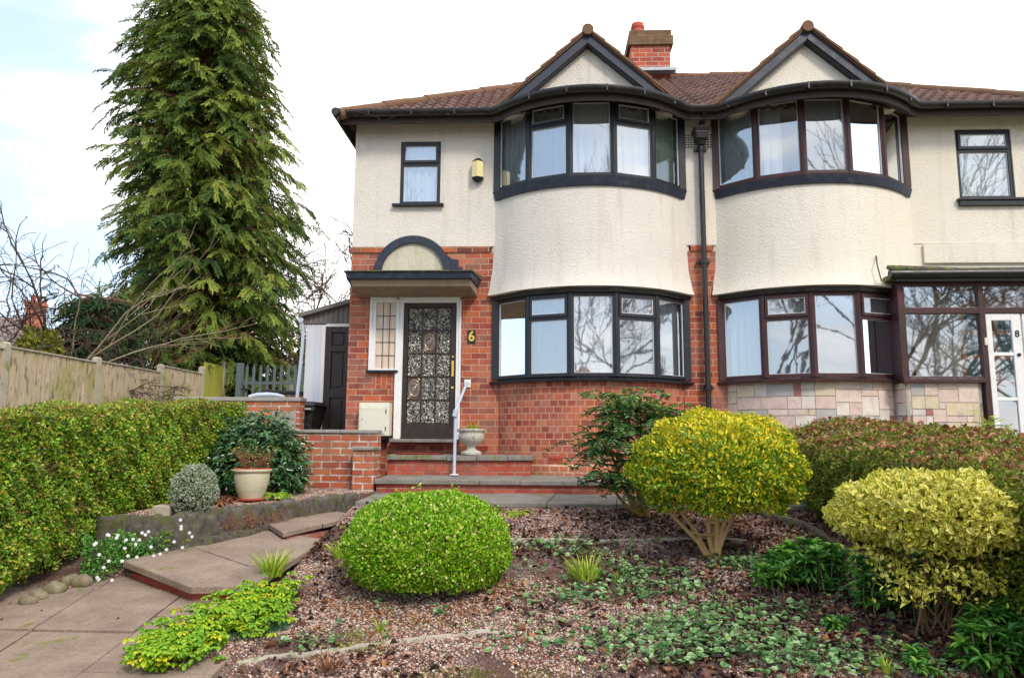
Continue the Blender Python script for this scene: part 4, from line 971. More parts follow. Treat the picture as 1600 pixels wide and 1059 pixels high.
# main path of worn slabs
b = MB()
pz = lambda x, y: .31+(y-3.9)*.068
def xc(k, y): return {0: -4.22, 1: -3.17-(y-4.0)*.19, 2: -2.545-(y-4.0)*.125, 3: -1.80-(y-4.0)*.10}[k]
ys = [.6, 1.6, 2.85, 3.86, 4.845, 5.83, 6.6]
for k in range(3):
    for j in range(len(ys)-1):
        y0, y1 = ys[j]+(0, .0, .32)[k], ys[j+1]+(0, .0, .32)[k]
        j0 = [random.uniform(-.008, .008) for _ in range(2)]
        slab_poly(b, [(xc(k, y0), y0), (xc(k+1, y0), y0), (xc(k+1, y1), y1), (xc(k, y1), y1)], lambda x, y, q=j0: pz(x, y)+q[0], .05, .007)
tag(b.build('path', M['slab'], bevel=.006), kind='structure')
b = MB(); b.hexa([(-4.3, .5, -.1), (-1.75, .5, -.1), (-2.0, 6.9, -.1), (-4.3, 6.9, -.1), (-4.3, .5, .12), (-1.75, .5, .12), (-2.0, 6.9, .44), (-4.3, 6.9, .44)]); tag(b.build('path_base', M['core']), kind='structure')

def step(label, slabs, risers, loc, smat, th=.05, cat='step'):
    p = thing('garden_step', label, cat, loc, 'steps up to the front door')
    b = MB()
    for pts, z in slabs: slab_poly(b, pts, z, th, .005)
    b.build('slabs', smat, p, bevel=.008)
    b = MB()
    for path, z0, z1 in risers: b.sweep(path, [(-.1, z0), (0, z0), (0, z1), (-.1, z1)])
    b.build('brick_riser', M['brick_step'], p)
    return p
z5 = lambda x, y: .55+(y-5.6)*.095
step('lowest step, big worn paving slabs over a red brick edge where the path turns', [([(-3.52, 6.17), (-2.60, 5.47), (-2.42, 6.07), (-2.96, 6.50), (-3.22, 6.72)], z5), ([(-2.60, 5.47), (-2.16, 5.50), (-2.12, 6.0), (-2.42, 6.07)], z5),
      ([(-2.96, 6.50), (-2.42, 6.07), (-2.12, 6.0), (-2.05, 7.0), (-2.70, 7.35)], lambda x, y: z5(x, y)+.004), ([(-3.22, 6.72), (-2.96, 6.50), (-2.70, 7.35), (-3.0, 7.45)], z5)],
     [([(-3.46, 6.20), (-2.60, 5.53), (-2.2, 5.56)], .40, .505)], (-2.7, 6.3, .4), M['slab'], .055)
z4 = lambda x, y: .75+(y-6.9)*.06
step('second step, two slabs between mossy stone wall and bright green dome bush', [([(-2.44, 6.93), (-2.22, 7.45), (-2.62, 7.95), (-2.80, 7.45)], z4), ([(-2.22, 7.45), (-1.98, 8.0), (-2.3, 8.25), (-2.62, 7.95)], lambda x, y: z4(x, y)-.003)],
     [([(-2.77, 7.42), (-2.42, 6.98), (-2.02, 7.95)], .58, .70)], (-2.2, 7.2, .6), M['slab'], .05)
def row(x0, x1, y0, y1, n, zf, zb, jit=.05, seed=1, skew=0):
    r = random.Random(seed); xs = [x0]+[x0+(x1-x0)*(i+r.uniform(-jit, jit)*3)/n for i in range(1, n)]+[x1]; z = lambda x, y: zf+(zb-zf)*(y-y0)/(y1-y0)
    return [([(xs[i], y0), (xs[i+1], y0), (xs[i+1]+(skew if i < n-1 else 0), y1), (xs[i]+(skew if i else 0), y1)], (lambda x, y, q=r.uniform(-.004, .004): z(x, y)+q)) for i in range(n)]
step('third step, long grey slab terrace running right along the gravel bed', row(-2.05, 4.2, 7.98, 9.1, 9, .955, .985, .05, 3, .12), [([(-2.0, 8.02), (4.2, 8.02)], .70, .904)], (1, 8.5, .9), M['slab_grey'], .05)
step('fourth step, long dark grey slabs on one course of red brick under the bay', row(-2.08, 4.0, 9.0, 10.4, 10, 1.14, 1.185, .04, 8, .1), [([(-2.06, 9.05), (4.0, 9.05)], .98, 1.086)], (1, 9.5, 1), M['slab_grey'], .055)
step('top step, short grey slabs on two courses of red brick below the front door', row(-2.10, -.16, 9.70, 10.4, 5, 1.415, 1.43, .05, 5, .05), [([(-2.08, 9.75), (-.20, 9.75), (-.20, 10.4)], 1.165, 1.352)], (-1.2, 10, 1.2), M['slab_grey'], .06)
b = MB(); b.box(-2.0, -1.40, 9.85, 10.3, 1.425, 1.447); tag(b.build('doormat', paint_mat('red_brown_doormat', (.20, .03, .02), .95, (.10, .03, .02), .6, 20), bevel=.004), 'thin red-brown doormat on the top step', 'doormat')
b = MB(); b.box(-6.2, -2.86, 9.5, 16, 1.1, 1.585); tag(b.build('side_path', M['slab_grey']), kind='structure')

# ---- handrail
p = thing('handrail', 'pale blue-grey metal grab rail rising from the step to the door frame', 'handrail', (-1.18, 9.72, 1.19))
b = MB(); b.tube([(-1.18, 9.62, 1.18), (-1.175, 9.62, 1.93)], .021, 14); b.build('post', M['greypaint'], p, smooth=True)
b = MB(); b.tube([(-1.18, 9.62, 1.172), (-1.18, 9.62, 1.185)], .06, 16); b.build('foot_plate', M['white'], p)
b = MB(); b.tube([(-1.18, 9.58, 1.93), (-1.175, 9.62, 2.0), (-1.16, 9.70, 2.07), (-1.11, 10.30, 2.40), (-1.105, 10.385, 2.43)], .020, 12); b.tube([(-1.185, 9.60, 1.925), (-1.165, 9.60, 2.01)], .034, 12); b.build('rail', M['greypaint'], p, smooth=True)
b = MB(); b.box(-1.15, -1.06, 10.375, 10.399, 2.36, 2.47); b.build('wall_plate', M['white'], p, bevel=.004)

# ---- urn
p = thing('stone_urn', 'small weathered stone urn planter with mossy foot on the top step', 'urn', (-1.0, 9.98, 1.42))
UC = (-1.0, 9.98, 1.425)
b = MB(); b.lathe(UC, [(0, .0), (.14, .0), (.142, .03), (.12, .05), (.075, .065), (.06, .09), (.065, .115), (.09, .135), (.14, .165), (.172, .205), (.178, .25), (.165, .29), (.178, .31), (.192, .325), (.19, .345), (.165, .345), (.155, .32), (.0, .32)], 36); b.build('bowl', M['urn'], p, smooth=True)

# ---- brick garden walls
p = thing('garden_wall', 'low red brick wall with grey coping and shorter end pier beside the steps', 'wall', (-2.8, 9.3, .9))
b = MB(); b.box(-4.0, -2.12, 9.30, 9.50, .85, 1.695); b.build('brickwork', M['brick_low'], p)
b = MB()
for i in range(4): x = -4.05+i*.485; b.box(x, x+.48, 9.27, 9.53, 1.697+random.uniform(0, .004), 1.74)
b.build('coping', M['coping'], p, bevel=.008)
b = MB(); b.box(-2.37, -2.10, 9.08, 9.31, .85, 1.485); b.build('pier', M['brick_low'], p)
b = MB(); b.box(-2.385, -2.075, 9.05, 9.33, 1.487, 1.535); b.build('pier_cap', M['coping'], p, bevel=.012)
p = thing('garden_wall', 'higher orange brick wall with grey block insert behind the glossy dark shrub', 'wall', (-4.2, 10.6, 1.5))
b = MB(); b.box(-5.4, -3.575, 10.6, 10.82, 1.3, 2.165); b.build('brickwork', M['brick_low'], p)
b = MB(); b.box(-3.98, -3.62, 10.575, 10.60, 1.3, 2.02); b.build('grey_block', M['coping'], p, bevel=.01)
b = MB(); b.box(-5.45, -3.555, 10.57, 10.85, 2.167, 2.225); b.build('coping', M['coping'], p, bevel=.01)
p = thing('garden_wall', 'rear brick wall with thin sagging black coping behind the bin', 'wall', (-4.2, 12, 1.5))
b = MB(); b.box(-4.62, -3.72, 12.0, 12.2, 1.4, 2.335); b.build('brickwork', M['brick_low'], p)
b = MB(); b.hexa([(-4.68, 11.95, 2.38), (-3.63, 11.95, 2.335), (-3.63, 12.25, 2.335), (-4.68, 12.25, 2.38), (-4.68, 11.95, 2.435), (-3.63, 11.95, 2.385), (-3.63, 12.25, 2.385), (-4.68, 12.25, 2.435)]); b.build('coping', M['rubber'], p, bevel=.008)
p = thing('wheelie_bin', 'black wheelie bin with grey lid behind the low brick wall', 'bin', (-3.8, 11.2, 1.585))
b = MB(); b.hexa([(-4.02, 11.05, 1.62), (-3.56, 11.05, 1.62), (-3.56, 11.5, 1.62), (-4.02, 11.5, 1.62), (-4.08, 11.0, 2.11), (-3.49, 11.0, 2.11), (-3.49, 11.6, 2.11), (-4.08, 11.6, 2.11)])
b.box(-4.09, -3.48, 10.98, 11.0, 2.04, 2.12); b.build('bin_body', M['rubber'], p, bevel=.012)
b = MB(); b.hexa([(-4.10, 10.96, 2.125), (-3.47, 10.96, 2.125), (-3.47, 11.62, 2.125), (-4.10, 11.62, 2.125), (-4.04, 11.05, 2.19), (-3.53, 11.05, 2.19), (-3.53, 11.6, 2.2), (-4.04, 11.6, 2.2)]); b.build('lid', M['rubber'], p, bevel=.012)
b = MB(); b.tube([(-3.75, 10.95, 2.07), (-3.52, 10.95, 2.07)], .012, 8); b.build('handle', M['greypaint'], p)
b = MB(); b.tube([(-3.6, 11.45, 1.66), (-3.52, 11.45, 1.66)], .08, 16); b.build('wheel', M['rubber'], p)
b = MB(); b.tube([(-4.35, 10.62, 2.235), (-4.25, 10.66, 2.262), (-4.1, 10.7, 2.27), (-3.95, 10.66, 2.26), (-3.82, 10.62, 2.236)], [.02, .03, .035, .03, .02], 10)
tag(b.build('grey_hose_guard', M['greypaint'], smooth=True), 'curved pale grey strip lying on the higher wall coping', 'strip')

# ---- mossy stone retaining wall and kerb
def rough_wall(name, label, path, z0f, z1f, th, mat, seg=.045, amp=.019, group=None, cat='wall', kind=None):
    P = [np.array(p, float) for p in path]; V = []; L = [0]
    for a, c in zip(P[:-1], P[1:]): L.append(L[-1]+np.linalg.norm(c-a))
    n = max(4, int(L[-1]/seg)); prof = [(0, 0), (0, .33), (0, .66), (.0, .93), (.12, 1), (.5, 1.0), (.88, 1.0), (1, .93), (1, .5), (1, 0)]
    for i in range(n+1):
        s_ = L[-1]*i/n; k = min(len(P)-2, max(j for j in range(len(L)-1) if L[j] <= s_+1e-9)); d = (P[k+1]-P[k]); d /= np.linalg.norm(d); q = P[k]+d*(s_-L[k]); nn = np.array([d[1], -d[0]])
        f = i/n; joint = 1 if (int(s_/.45) != int((s_+L[-1]/n)/.45)) else 0
        for t_, h in prof:
            r = rs.normal(0, amp, 3); w = q-nn*(t_*th)+nn*r[0]-nn*(joint*.012*(1 if t_ < .5 else -1)); z = z0f(f)+(z1f(f)-z0f(f))*h+(r[2] if h > .9 else 0)-joint*.008*(h > .9)
            V.append((w[0]+r[1]*.4, w[1], z))
    m_ = len(prof); Fq = [(i*m_+j, (i+1)*m_+j, (i+1)*m_+j+1, i*m_+j+1) for i in range(n) for j in range(m_-1)]
    o = link(name, npmesh(name, V, Fq, mat), None, True)
    # close both ends
    bm = bmesh.new(); bm.from_mesh(o.data); bm.verts.ensure_lookup_table()
    bm.faces.new([bm.verts[j] for j in range(m_)]); bm.faces.new([bm.verts[n*m_+j] for j in range(m_-1, -1, -1)]); bm.to_mesh(o.data); bm.free()
    sd = o.modifiers.new('sub', 'SUBSURF'); sd.levels = sd.render_levels = 1
    return tag(o, label, cat, group, kind)
rough_wall('stone_wall', 'low mossy stone wall holding up the gravel with the cream pot', [(-3.95, 6.44), (-3.50, 6.44), (-3.25, 6.55), (-2.70, 7.55), (-2.16, 8.62)], lambda f: .60+f*.12, lambda f: .93+f*.075, .13, M['stone_moss'])
rough_wall('stone_kerb', 'lower mossy kerb beside the slab path in front of the stone wall', [(-3.30, 6.62), (-3.05, 6.75), (-2.80, 7.25), (-2.60, 7.75)], lambda f: .45+f*.1, lambda f: .70+f*.12, .12, M['stone_moss'], cat='kerb')
def px_path(pts, dz=0): return [tuple(at(u, v, dz)[:2]) for u, v in pts]
def edging(label, pts, h=.05, th=.055, mat='edging'):
    P = px_path(pts); y0, y1 = P[0][1], P[-1][1]
    ys_ = [p[1] for p in P]; fz = np.linspace(0, 1, len(P))
    zf = lambda f: float(bed_z(np.interp(f, fz, ys_)))
    rough_wall('bed_edging', label, P, lambda f: zf(f)-.08, lambda f: zf(f)+h, th, M[mat], .05, .006, 'edging strips in the flower bed', 'edging')
edging('thin straight concrete edging strip between upper gravel and the cyclamen', [(780, 848), (860, 847), (940, 850), (1010, 848), (1090, 846), (1170, 848)], .035)
edging('curved sunken concrete edging at the front of the bed', [(365, 1043), (440, 1030), (520, 1022), (600, 1008), (680, 1000), (760, 992), (850, 1000), (905, 1012)], .022, .055)
edging('dark old timber edging along the foot of the right hedge', [(1160, 797), (1200, 812), (1250, 828), (1310, 860), (1340, 880)], .07, .07, 'stone_moss')

# ================================================================== LEAVES AND TWIGS
def nrm(a): return a/(np.linalg.norm(a, axis=-1, keepdims=True)+1e-9)
def leaf_mesh(name, P, D, Nn, L, W, mats, parent=None, fold=.22, droop=.12, midx=None, rnd=None, shape=(.35, .72, .5, .40)):
    P = np.asarray(P, float); n = len(P); D = nrm(np.asarray(D, float)); Nn = np.asarray(Nn, float)
    Sd = nrm(np.cross(D, Nn)); N2 = np.cross(Sd, D); L = np.broadcast_to(L, (n,))[:, None]; W = np.broadcast_to(W, (n,))[:, None]
    a, b_, wa, wb = shape
    V = np.stack([P, P+D*L*a+Sd*W*wa+N2*W*fold, P+D*L*b_+Sd*W*wb+N2*(W*fold-L*droop*.4), P+D*L-N2*L*droop, P+D*L*a-Sd*W*wa+N2*W*fold, P+D*L*b_-Sd*W*wb+N2*(W*fold-L*droop*.4)], 1).reshape(-1, 3)
    base = np.arange(n)[:, None]*6; Fq = np.stack([base+np.array([0, 1, 2, 3]), base+np.array([0, 3, 5, 4])], 1).reshape(-1, 4)
    uv = np.tile(np.array([[.5, 0], [1, a], [1, b_], [.5, 1], [.5, 0], [.5, 1], [0, b_], [0, a]], dtype=np.float32), (n, 1))
    rnd = rs.random(n) if rnd is None else rnd
    return link(name, npmesh(name, V, Fq, mats, uv=uv, midx=None if midx is None else np.repeat(midx, 2), rnd=np.repeat(rnd, 2)), parent)
def rdir(n, up=0.0):
    d = rs.normal(size=(n, 3)); d[:, 2] += up; return nrm(d)
def tubes(name, lines, mat, parent=None, k=5, smooth=True):
    """lines: list of (pts(n,3), radii(n)); any length"""
    Vs = []; Fs = []; UVs = []; base = 0; by = {}
    for p, r in lines: by.setdefault(len(p), []).append((p, r))
    an = np.arange(k)*2*PI/k
    for n, g in by.items():
        P = np.array([x[0] for x in g], float); R = np.array([x[1] for x in g], float); B = len(g)
        T = np.empty_like(P); T[:, 1:-1] = P[:, 2:]-P[:, :-2]; T[:, 0] = P[:, 1]-P[:, 0]; T[:, -1] = P[:, -1]-P[:, -2]; T = nrm(T)
        ref = np.where(np.abs(T[:, :1, 2:3]) > .9, np.array([1., 0, 0]), np.array([0, 0, 1.])); A = nrm(np.cross(T, np.broadcast_to(ref, T.shape))); Bn = np.cross(T, A)
        V = P[:, :, None]+R[:, :, None, None]*(A[:, :, None]*np.cos(an)[None, None, :, None]+Bn[:, :, None]*np.sin(an)[None, None, :, None])
        V = V.reshape(-1, 3); bi, si, ki = np.meshgrid(np.arange(B), np.arange(n-1), np.arange(k), indexing='ij'); k2 = (ki+1) % k
        o = base+bi*n*k
        F_ = np.stack([o+si*k+ki, o+si*k+k2, o+(si+1)*k+k2, o+(si+1)*k+ki], -1).reshape(-1, 4)
        Vs.append(V); Fs.append(F_); base += len(V)
    return link(name, npmesh(name, np.concatenate(Vs), np.concatenate(Fs), mat), parent, smooth)
def lumps(name, c, r, mat, parent, n=3, amp=.12):
    bm = bmesh.new(); bmesh.ops.create_icosphere(bm, subdivisions=n, radius=1)
    for v in bm.verts:
        q = v.co.copy(); k = 1+amp*(math.sin(q.x*5+c[0])*math.sin(q.y*6+1)+.6*math.sin(q.z*9+q.x*7)); v.co = Vector((q.x*r[0]*k+c[0], q.y*r[1]*k+c[1], q.z*r[2]*k+c[2]))
    me = bpy.data.meshes.new(name); bm.to_mesh(me); bm.free(); me.materials.append(mat); return link(name, me, parent, True)
def blob_leaves(c, r, n, lsize, zmin=-1, depth=.25, up=.3, clump=.1, seed=0, power=1.0, freq=4.0):
    """positions and directions of leaves through the outer shell of an uneven ellipsoid"""
    d = rdir(int(n*1.6)); d = d[d[:, 2] > zmin][:n]
    k = 1+clump*(np.sin(d[:, 0]*freq+seed)*np.sin(d[:, 1]*freq*1.3+seed*2)+.6*np.sin(d[:, 2]*freq*2.1+d[:, 0]*freq*1.7+seed))+clump*.5*np.sin(d[:, 0]*freq*4.1+d[:, 1]*freq*3.7)*np.sin(d[:, 2]*freq*4.3+1)
    q = k*(1-depth*rs.random(len(d))**2.2)
    R = np.array(r); e = nrm(d/R)  # outward
    P = np.array(c)+d*q[:, None]*R
    D = nrm(e*.7+rdir(len(d))*.75+np.array([0, 0, up])); Nn = nrm(e+rdir(len(d))*.45)
    return P, D, Nn, d

# ---- hedges
def hedge(label, yA, yB, xf, thick, ztop, mat, mat_top, N, flip=1, size=.026, stem_px=(), bottom=.12):
    """a clipped hedge along y; xf(y): its face towards the garden; flip=+1 when the garden lies at +x"""
    H = thing('hedge', label, 'hedge', (xf((yA+yB)/2)-flip*thick/2, (yA+yB)/2, float(bed_z((yA+yB)/2))))
    n1 = int(N*.68); n2 = int(N*.24); n3 = N-n1-n2
    y = yA+(yB-yA)*rs.random(n1); zt = ztop(y, 0); zb = bed_z(y)-.02; f = rs.random(n1)**.9; z = zb+(zt-zb)*f
    bul = .05*np.sin(y*2.3+z*3)+.035*np.sin(y*7.1-z*9)+.02*np.sin(y*19+z*23); low = np.clip((.22-(z-zb))/.22, 0, 1)*bottom
    rnd_e = np.clip((z-zt+.14)/.14, 0, 1)**2*.09
    x = xf(y)+flip*(bul-low-rnd_e-.10*rs.random(n1)**2)
    P = [np.stack([x, y, z], 1)]; Nn = [np.tile([flip, 0, .15], (n1, 1))]; top = [np.clip((z-zt+.16)/.16, 0, 1)]
    keep = rs.random(n1) < (1-.55*np.clip((.16-(z-zb))/.16, 0, 1)); P[0] = P[0][keep]; Nn[0] = Nn[0][keep]; top[0] = top[0][keep]
    y = yA+(yB-yA)*rs.random(n2); s_ = rs.random(n2); x = xf(y)-flip*(s_*thick); z = ztop(y, s_)+.03*np.sin(y*5+x*7)+.02*np.sin(y*17-x*13)-.07*rs.random(n2)**2
    P.append(np.stack([x, y, z], 1)); Nn.append(np.tile([0, 0, 1.], (n2, 1))); top.append(np.ones(n2))
    s_ = rs.random(n3); y = np.where(rs.random(n3) < .8, yB, yA)+.06*rs.normal(size=n3)*.5; zb = bed_z(y); z = zb+(ztop(y, s_)-zb)*rs.random(n3); P.append(np.stack([xf(y)-flip*s_*thick, y, z], 1)); Nn.append(np.tile([0, 1., 0], (n3, 1))); top.append(np.zeros(n3))
    P = np.concatenate(P); Nn = np.concatenate(Nn); top = np.concatenate(top); n = len(P)
    D = nrm(Nn*.5+rdir(n)*.9+np.array([0, 0, .25])); Nn = nrm(Nn+rdir(n)*.6)
    mi = (rs.random(n) < .06+top*.42).astype(int); L = size*(.75+.6*rs.random(n))
    leaf_mesh('leaves', P, D, Nn, L, L*.58, [M[mat], M[mat_top]], H, midx=mi)
    # the twiggy inside
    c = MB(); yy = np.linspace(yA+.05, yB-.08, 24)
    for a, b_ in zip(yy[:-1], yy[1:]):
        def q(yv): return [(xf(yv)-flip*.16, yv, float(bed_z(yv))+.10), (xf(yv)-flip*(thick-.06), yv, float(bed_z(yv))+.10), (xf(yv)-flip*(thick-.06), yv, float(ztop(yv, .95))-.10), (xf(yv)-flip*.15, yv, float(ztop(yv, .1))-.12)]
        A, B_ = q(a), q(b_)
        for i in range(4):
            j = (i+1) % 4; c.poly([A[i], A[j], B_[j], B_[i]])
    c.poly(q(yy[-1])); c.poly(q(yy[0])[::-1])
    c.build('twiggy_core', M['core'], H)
    T = []
    for i in range(int(N/45)):
        y0 = rs.uniform(yA, yB); zt0 = float(ztop(y0, 0)); zb0 = float(bed_z(y0)); h = rs.uniform(.1, .98); z0 = zb0+(zt0-zb0)*h; L_ = rs.uniform(.08, .24)
        d = nrm(np.array([flip*rs.uniform(.0, .8), rs.normal()*.6, rs.uniform(.2, 1.2)])); L_ *= .6; p0 = np.array([xf(y0)-flip*rs.uniform(.05, .16), y0, z0]); T.append((np.array([p0, p0+d*L_*.5+rdir(1)[0]*.01, p0+d*L_]), [.003, .0022, .0012]))
    for i in range(int((yB-yA)*9)):
        y0 = rs.uniform(yA, yB); zb0 = float(bed_z(y0)); p0 = np.array([xf(y0)-flip*rs.uniform(.14, .32), y0, zb0-.05]); d = np.array([flip*rs.uniform(-.1, .1), rs.normal()*.12, 1.]); T.append((np.array([p0, p0+d*.22, p0+d*.5+rdir(1)[0]*.04]), [rs.uniform(.008, .018), .010, .005]))
    tubes('stems', T, M['twig'], H, 5)
    return H
hedge('long clipped privet hedge, green with browned top, along the left side of the path', 3.0, 9.2, lambda y: -3.99+(y-5.2)*.045, 1.0, lambda y, s_: 1.79+(y-5.2)*.070+0*s_, 'hedge', 'hedge_brown', 95000, size=.029)
def zr(y, s_): return (1.46+(y-5.0)*.040)+(.13+(y-5)*.028)*np.sin(np.clip(s_, 0, 1)*PI*.62)**1.0
hedge('olive and brown clipped hedge on the right, littered with dead leaves', 3.0, 9.3, lambda y: 2.78-(y-5.2)*.03, 1.15, zr, 'hedge_r', 'hedge_brown', 78000, -1, .028)
n = 1100; y = rs.uniform(3.2, 9.2, n); s_ = rs.random(n); P = np.stack([2.78-(y-5.2)*.03+s_*1.15, y, zr(y, s_)+.015+.03*np.sin(y*5+7*(2.78+s_))], 1)
L = rs.uniform(.03, .075, n); leaf_mesh('hedge_top_leaf_litter', P, rdir(n)*np.array([1, 1, .25]), rdir(n, 3), L, L*.8, leaf_mat('tan_dead_leaf', [(0, (.16, .07, .03)), (.5, (.42, .18, .08)), (1, (.62, .34, .20))], rough=.7), fold=.35, droop=.25)
tag(bpy.data.objects['hedge_top_leaf_litter'], 'curled brown dead leaves lying on top of the right hedge', 'dead leaves', kind='stuff')
# stones at the foot of the left hedge
for i, (u, v, r) in enumerate(((118, 905, .055), (135, 908, .06), (92, 922, .06), (66, 935, .05), (50, 945, .045))):
    p0 = at(u, v, -.02)+np.array([-.10, .10, 0]); r *= 1.1; bm = bmesh.new(); bmesh.ops.create_icosphere(bm, subdivisions=3, radius=r)
    for q in bm.verts: q.co = Vector((q.co.x*1.3, q.co.y, q.co.z*.9))*(1+.14*math.sin(q.co.x*60+i)*math.cos(q.co.y*50))+Vector((p0[0], p0[1], pz(0, p0[1])+r*.4))
    me = bpy.data.meshes.new('stone'); bm.to_mesh(me); bm.free(); me.materials.append(M['pale_stone']); o = link('stone', me, None, True)
    tag(o, ['pale rounded stone at hedge foot, second from the right', 'rightmost rounded stone at the hedge foot by the white flowers', 'middle stone of the row at the hedge foot', 'small stone second from left at the hedge foot', 'leftmost stone at the foot of the left hedge'][i], 'stone', 'stones at the foot of the hedge')

# ---- clipped bushes
def twigs_in(c, r, base, n, mat, parent, r0=.006, name='branches'):
    T = []
    for i in range(n):
        d = rdir(1, .3)[0]; e = np.array(c)+d*np.array(r)*rs.uniform(.6, .95); b_ = np.array(base)+rs.normal(size=3)*np.array([.02, .02, 0]); m1 = (b_*.6+e*.4)+rs.normal(size=3)*.04; m2 = (b_*.25+e*.75)+rs.normal(size=3)*.03
        T.append((np.array([b_, m1, m2, e]), [r0*1.5, r0, r0*.6, r0*.25]))
    return tubes(name, T, mat, parent, 5)
p = thing('dome_bush', 'bright green clipped dome bush flecked with yellow in the gravel', 'bush', (-.9, 5.75, .5))
c = (-.90, 5.75, .80); P, D, Nn, d = blob_leaves(c, (.635, .60, .415), 44000, .02, -.62, .16, .5, .03, 2, freq=5)
P[:, 2] = np.maximum(P[:, 2], .57+rs.normal(size=len(P))*.015); L = .022*(.7+.6*rs.random(len(P)))
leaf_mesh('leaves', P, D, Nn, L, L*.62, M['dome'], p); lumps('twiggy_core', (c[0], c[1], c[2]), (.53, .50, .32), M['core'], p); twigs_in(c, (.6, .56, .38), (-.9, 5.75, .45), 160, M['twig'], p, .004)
T = []; P = []
for i in range(150):
    d_ = rdir(1, .5)[0]; e = np.array(c)+d_*np.array([.64, .61, .42]); f_ = e+nrm(d_+rdir(1, .6)[0]*.6)*rs.uniform(.02, .07); T.append((np.array([np.array([-.9, 5.75, .47]), e*.8+np.array(c)*.2, e, f_]), [.003, .002, .0015, .001])); P += [e+(f_-e)*k_ for k_ in (.3, .6, .85, 1)]
tubes('stray_shoots', T, M['twig'], p, 4); P = np.array(P); leaf_mesh('shoot_leaves', P, rdir(len(P), .4), rdir(len(P), .6), .024, .014, M['dome'], p)
# fallen rusty needles under it
n = 1500; a = rs.uniform(0, 2*PI, n); r = .35+.36*rs.random(n)**.7; X = -.9+r*np.cos(a)*1.0; Y = 5.62+r*np.sin(a)*.92; Z = bedf(X, Y)+.008
leaf_mesh('rusty_leaf_litter', np.stack([X, Y, Z], 1), rdir(n)*np.array([1, 1, .2]), rdir(n, 2), rs.uniform(.015, .035, n), rs.uniform(.008, .016, n), leaf_mat('rusty_litter', [(0, (.20, .06, .02)), (.6, (.42, .15, .05)), (1, (.58, .26, .10))], rough=.7))
tag(bpy.data.objects['rusty_leaf_litter'], 'ring of rust-orange dead leaves under the dome bush', 'dead leaves', kind='stuff')

p = thing('spindle_shrub', 'gold and green mushroom-headed shrub on bare forked pale stems', 'shrub', (1.42, 6.5, .62))
c = (1.47, 6.5, 1.36); P, D, Nn, d = blob_leaves(c, (.735, .70, .50), 26000, .03, -.75, .34, .25, .065, 5, freq=5.5)
P[:, 2] = np.where(d[:, 2] < 0, c[2]+(P[:, 2]-c[2])*.82, P[:, 2]); L = .037*(.65+.6*rs.random(len(P)))
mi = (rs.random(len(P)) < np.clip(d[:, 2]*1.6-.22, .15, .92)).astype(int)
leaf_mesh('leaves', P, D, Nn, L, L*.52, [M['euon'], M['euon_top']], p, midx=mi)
n = 5200; d2 = rdir(n); P2 = np.array(c)+d2*(rs.random(n)**.5)[:, None]*np.array([.60, .58, .36]); leaf_mesh('inner_leaves', P2, rdir(n, .4), rdir(n, .5), .035, .018, M['euon'], p)
B0 = np.array([1.43, 6.5, .58]); T = []
def limb(pts, r0, r1):
    P_ = np.array(pts, float); n = len(P_); T.append((P_, list(np.linspace(r0, r1, n))))
for (e, r0) in (((1.50, 6.5, 1.25), .036), ((1.36, 6.42, 1.25), .026), ((1.62, 6.52, 1.30), .030), ((1.72, 6.45, 1.22), .018), ((1.55, 6.6, 1.3), .024)):
    e = np.array(e); m1 = B0+(e-B0)*np.array([.25, .3, .33])+rs.normal(size=3)*.012; m2 = B0+(e-B0)*np.array([.62, .6, .66])+rs.normal(size=3)*.018; limb([B0+rs.normal(size=3)*.01*np.array([1, 1, 0]), m1, m2, e], r0, r0*.45)
limb([B0+np.array([-.03, 0, .0]), (1.28, 6.42, .78), (1.06, 6.36, 1.0), (.93, 6.3, 1.14)], .022, .010)
limb([B0+np.array([-.02, -.02, .02]), (1.27, 6.45, .86), (1.14, 6.4, 1.02), (1.04, 6.36, 1.2)], .018, .009); limb([(.93, 6.3, 1.14), (1.0, 6.33, 1.24), (1.02, 6.35, 1.32), (1.03, 6.4, 1.4)], .010, .006)
limb([(1.20, 6.42, .86), (1.3, 6.42, .84), (1.4, 6.45, .83), (1.44, 6.5, .83)], .010, .009)
for i in range(60):
    s0 = np.array([rs.uniform(1.15, 1.7), 6.5+rs.normal()*.12, rs.uniform(.98, 1.2)]); e = s0+np.array([(s0[0]-1.45)*.8+rs.uniform(-.16, .16), rs.uniform(-.3, .3), rs.uniform(.08, .32)]); limb([s0, (s0*2+e)/3+rs.normal(size=3)*.02, e], .008, .003)
tubes('stems', T, M['bark_light'], p, 8)

p = thing('variegated_shrub', 'cream-and-yellow variegated shrub overhanging the lower right corner', 'shrub', (2.4, 4.95, .4))
c = (2.52, 4.95, 1.165); P, D, Nn, d = blob_leaves(c, (.64, .55, .25), 10500, .045, -.7, .40, .1, .08, 9, freq=4)
P3 = []
for (u, v, y_) in ((1395, 905, 4.7), (1420, 930, 4.7), (1480, 890, 4.6), (1500, 925, 4.6), (1520, 905, 4.55), (1375, 870, 4.8), (1460, 900, 4.7), (1500, 890, 4.75), (1350, 860, 4.85), (1440, 925, 4.65), (1545, 915, 4.6), (1560, 880, 4.7), (1410, 890, 4.75)):
    q = at(u, v, Y=y_); P3.append(q+rs.normal(size=(60, 3))*np.array([.06, .06, .04]))
P3 = np.concatenate(P3); P = np.concatenate([P, P3]); D = np.concatenate([D, rdir(len(P3), .2)]); Nn = np.concatenate([Nn, rdir(len(P3), .8)]); L = .050*(.6+.6*rs.random(len(P))); L[-len(P3):] *= .8
leaf_mesh('leaves', P, D, Nn, L, L*.5, M['varieg'], p, fold=.16, droop=.18)
T = []
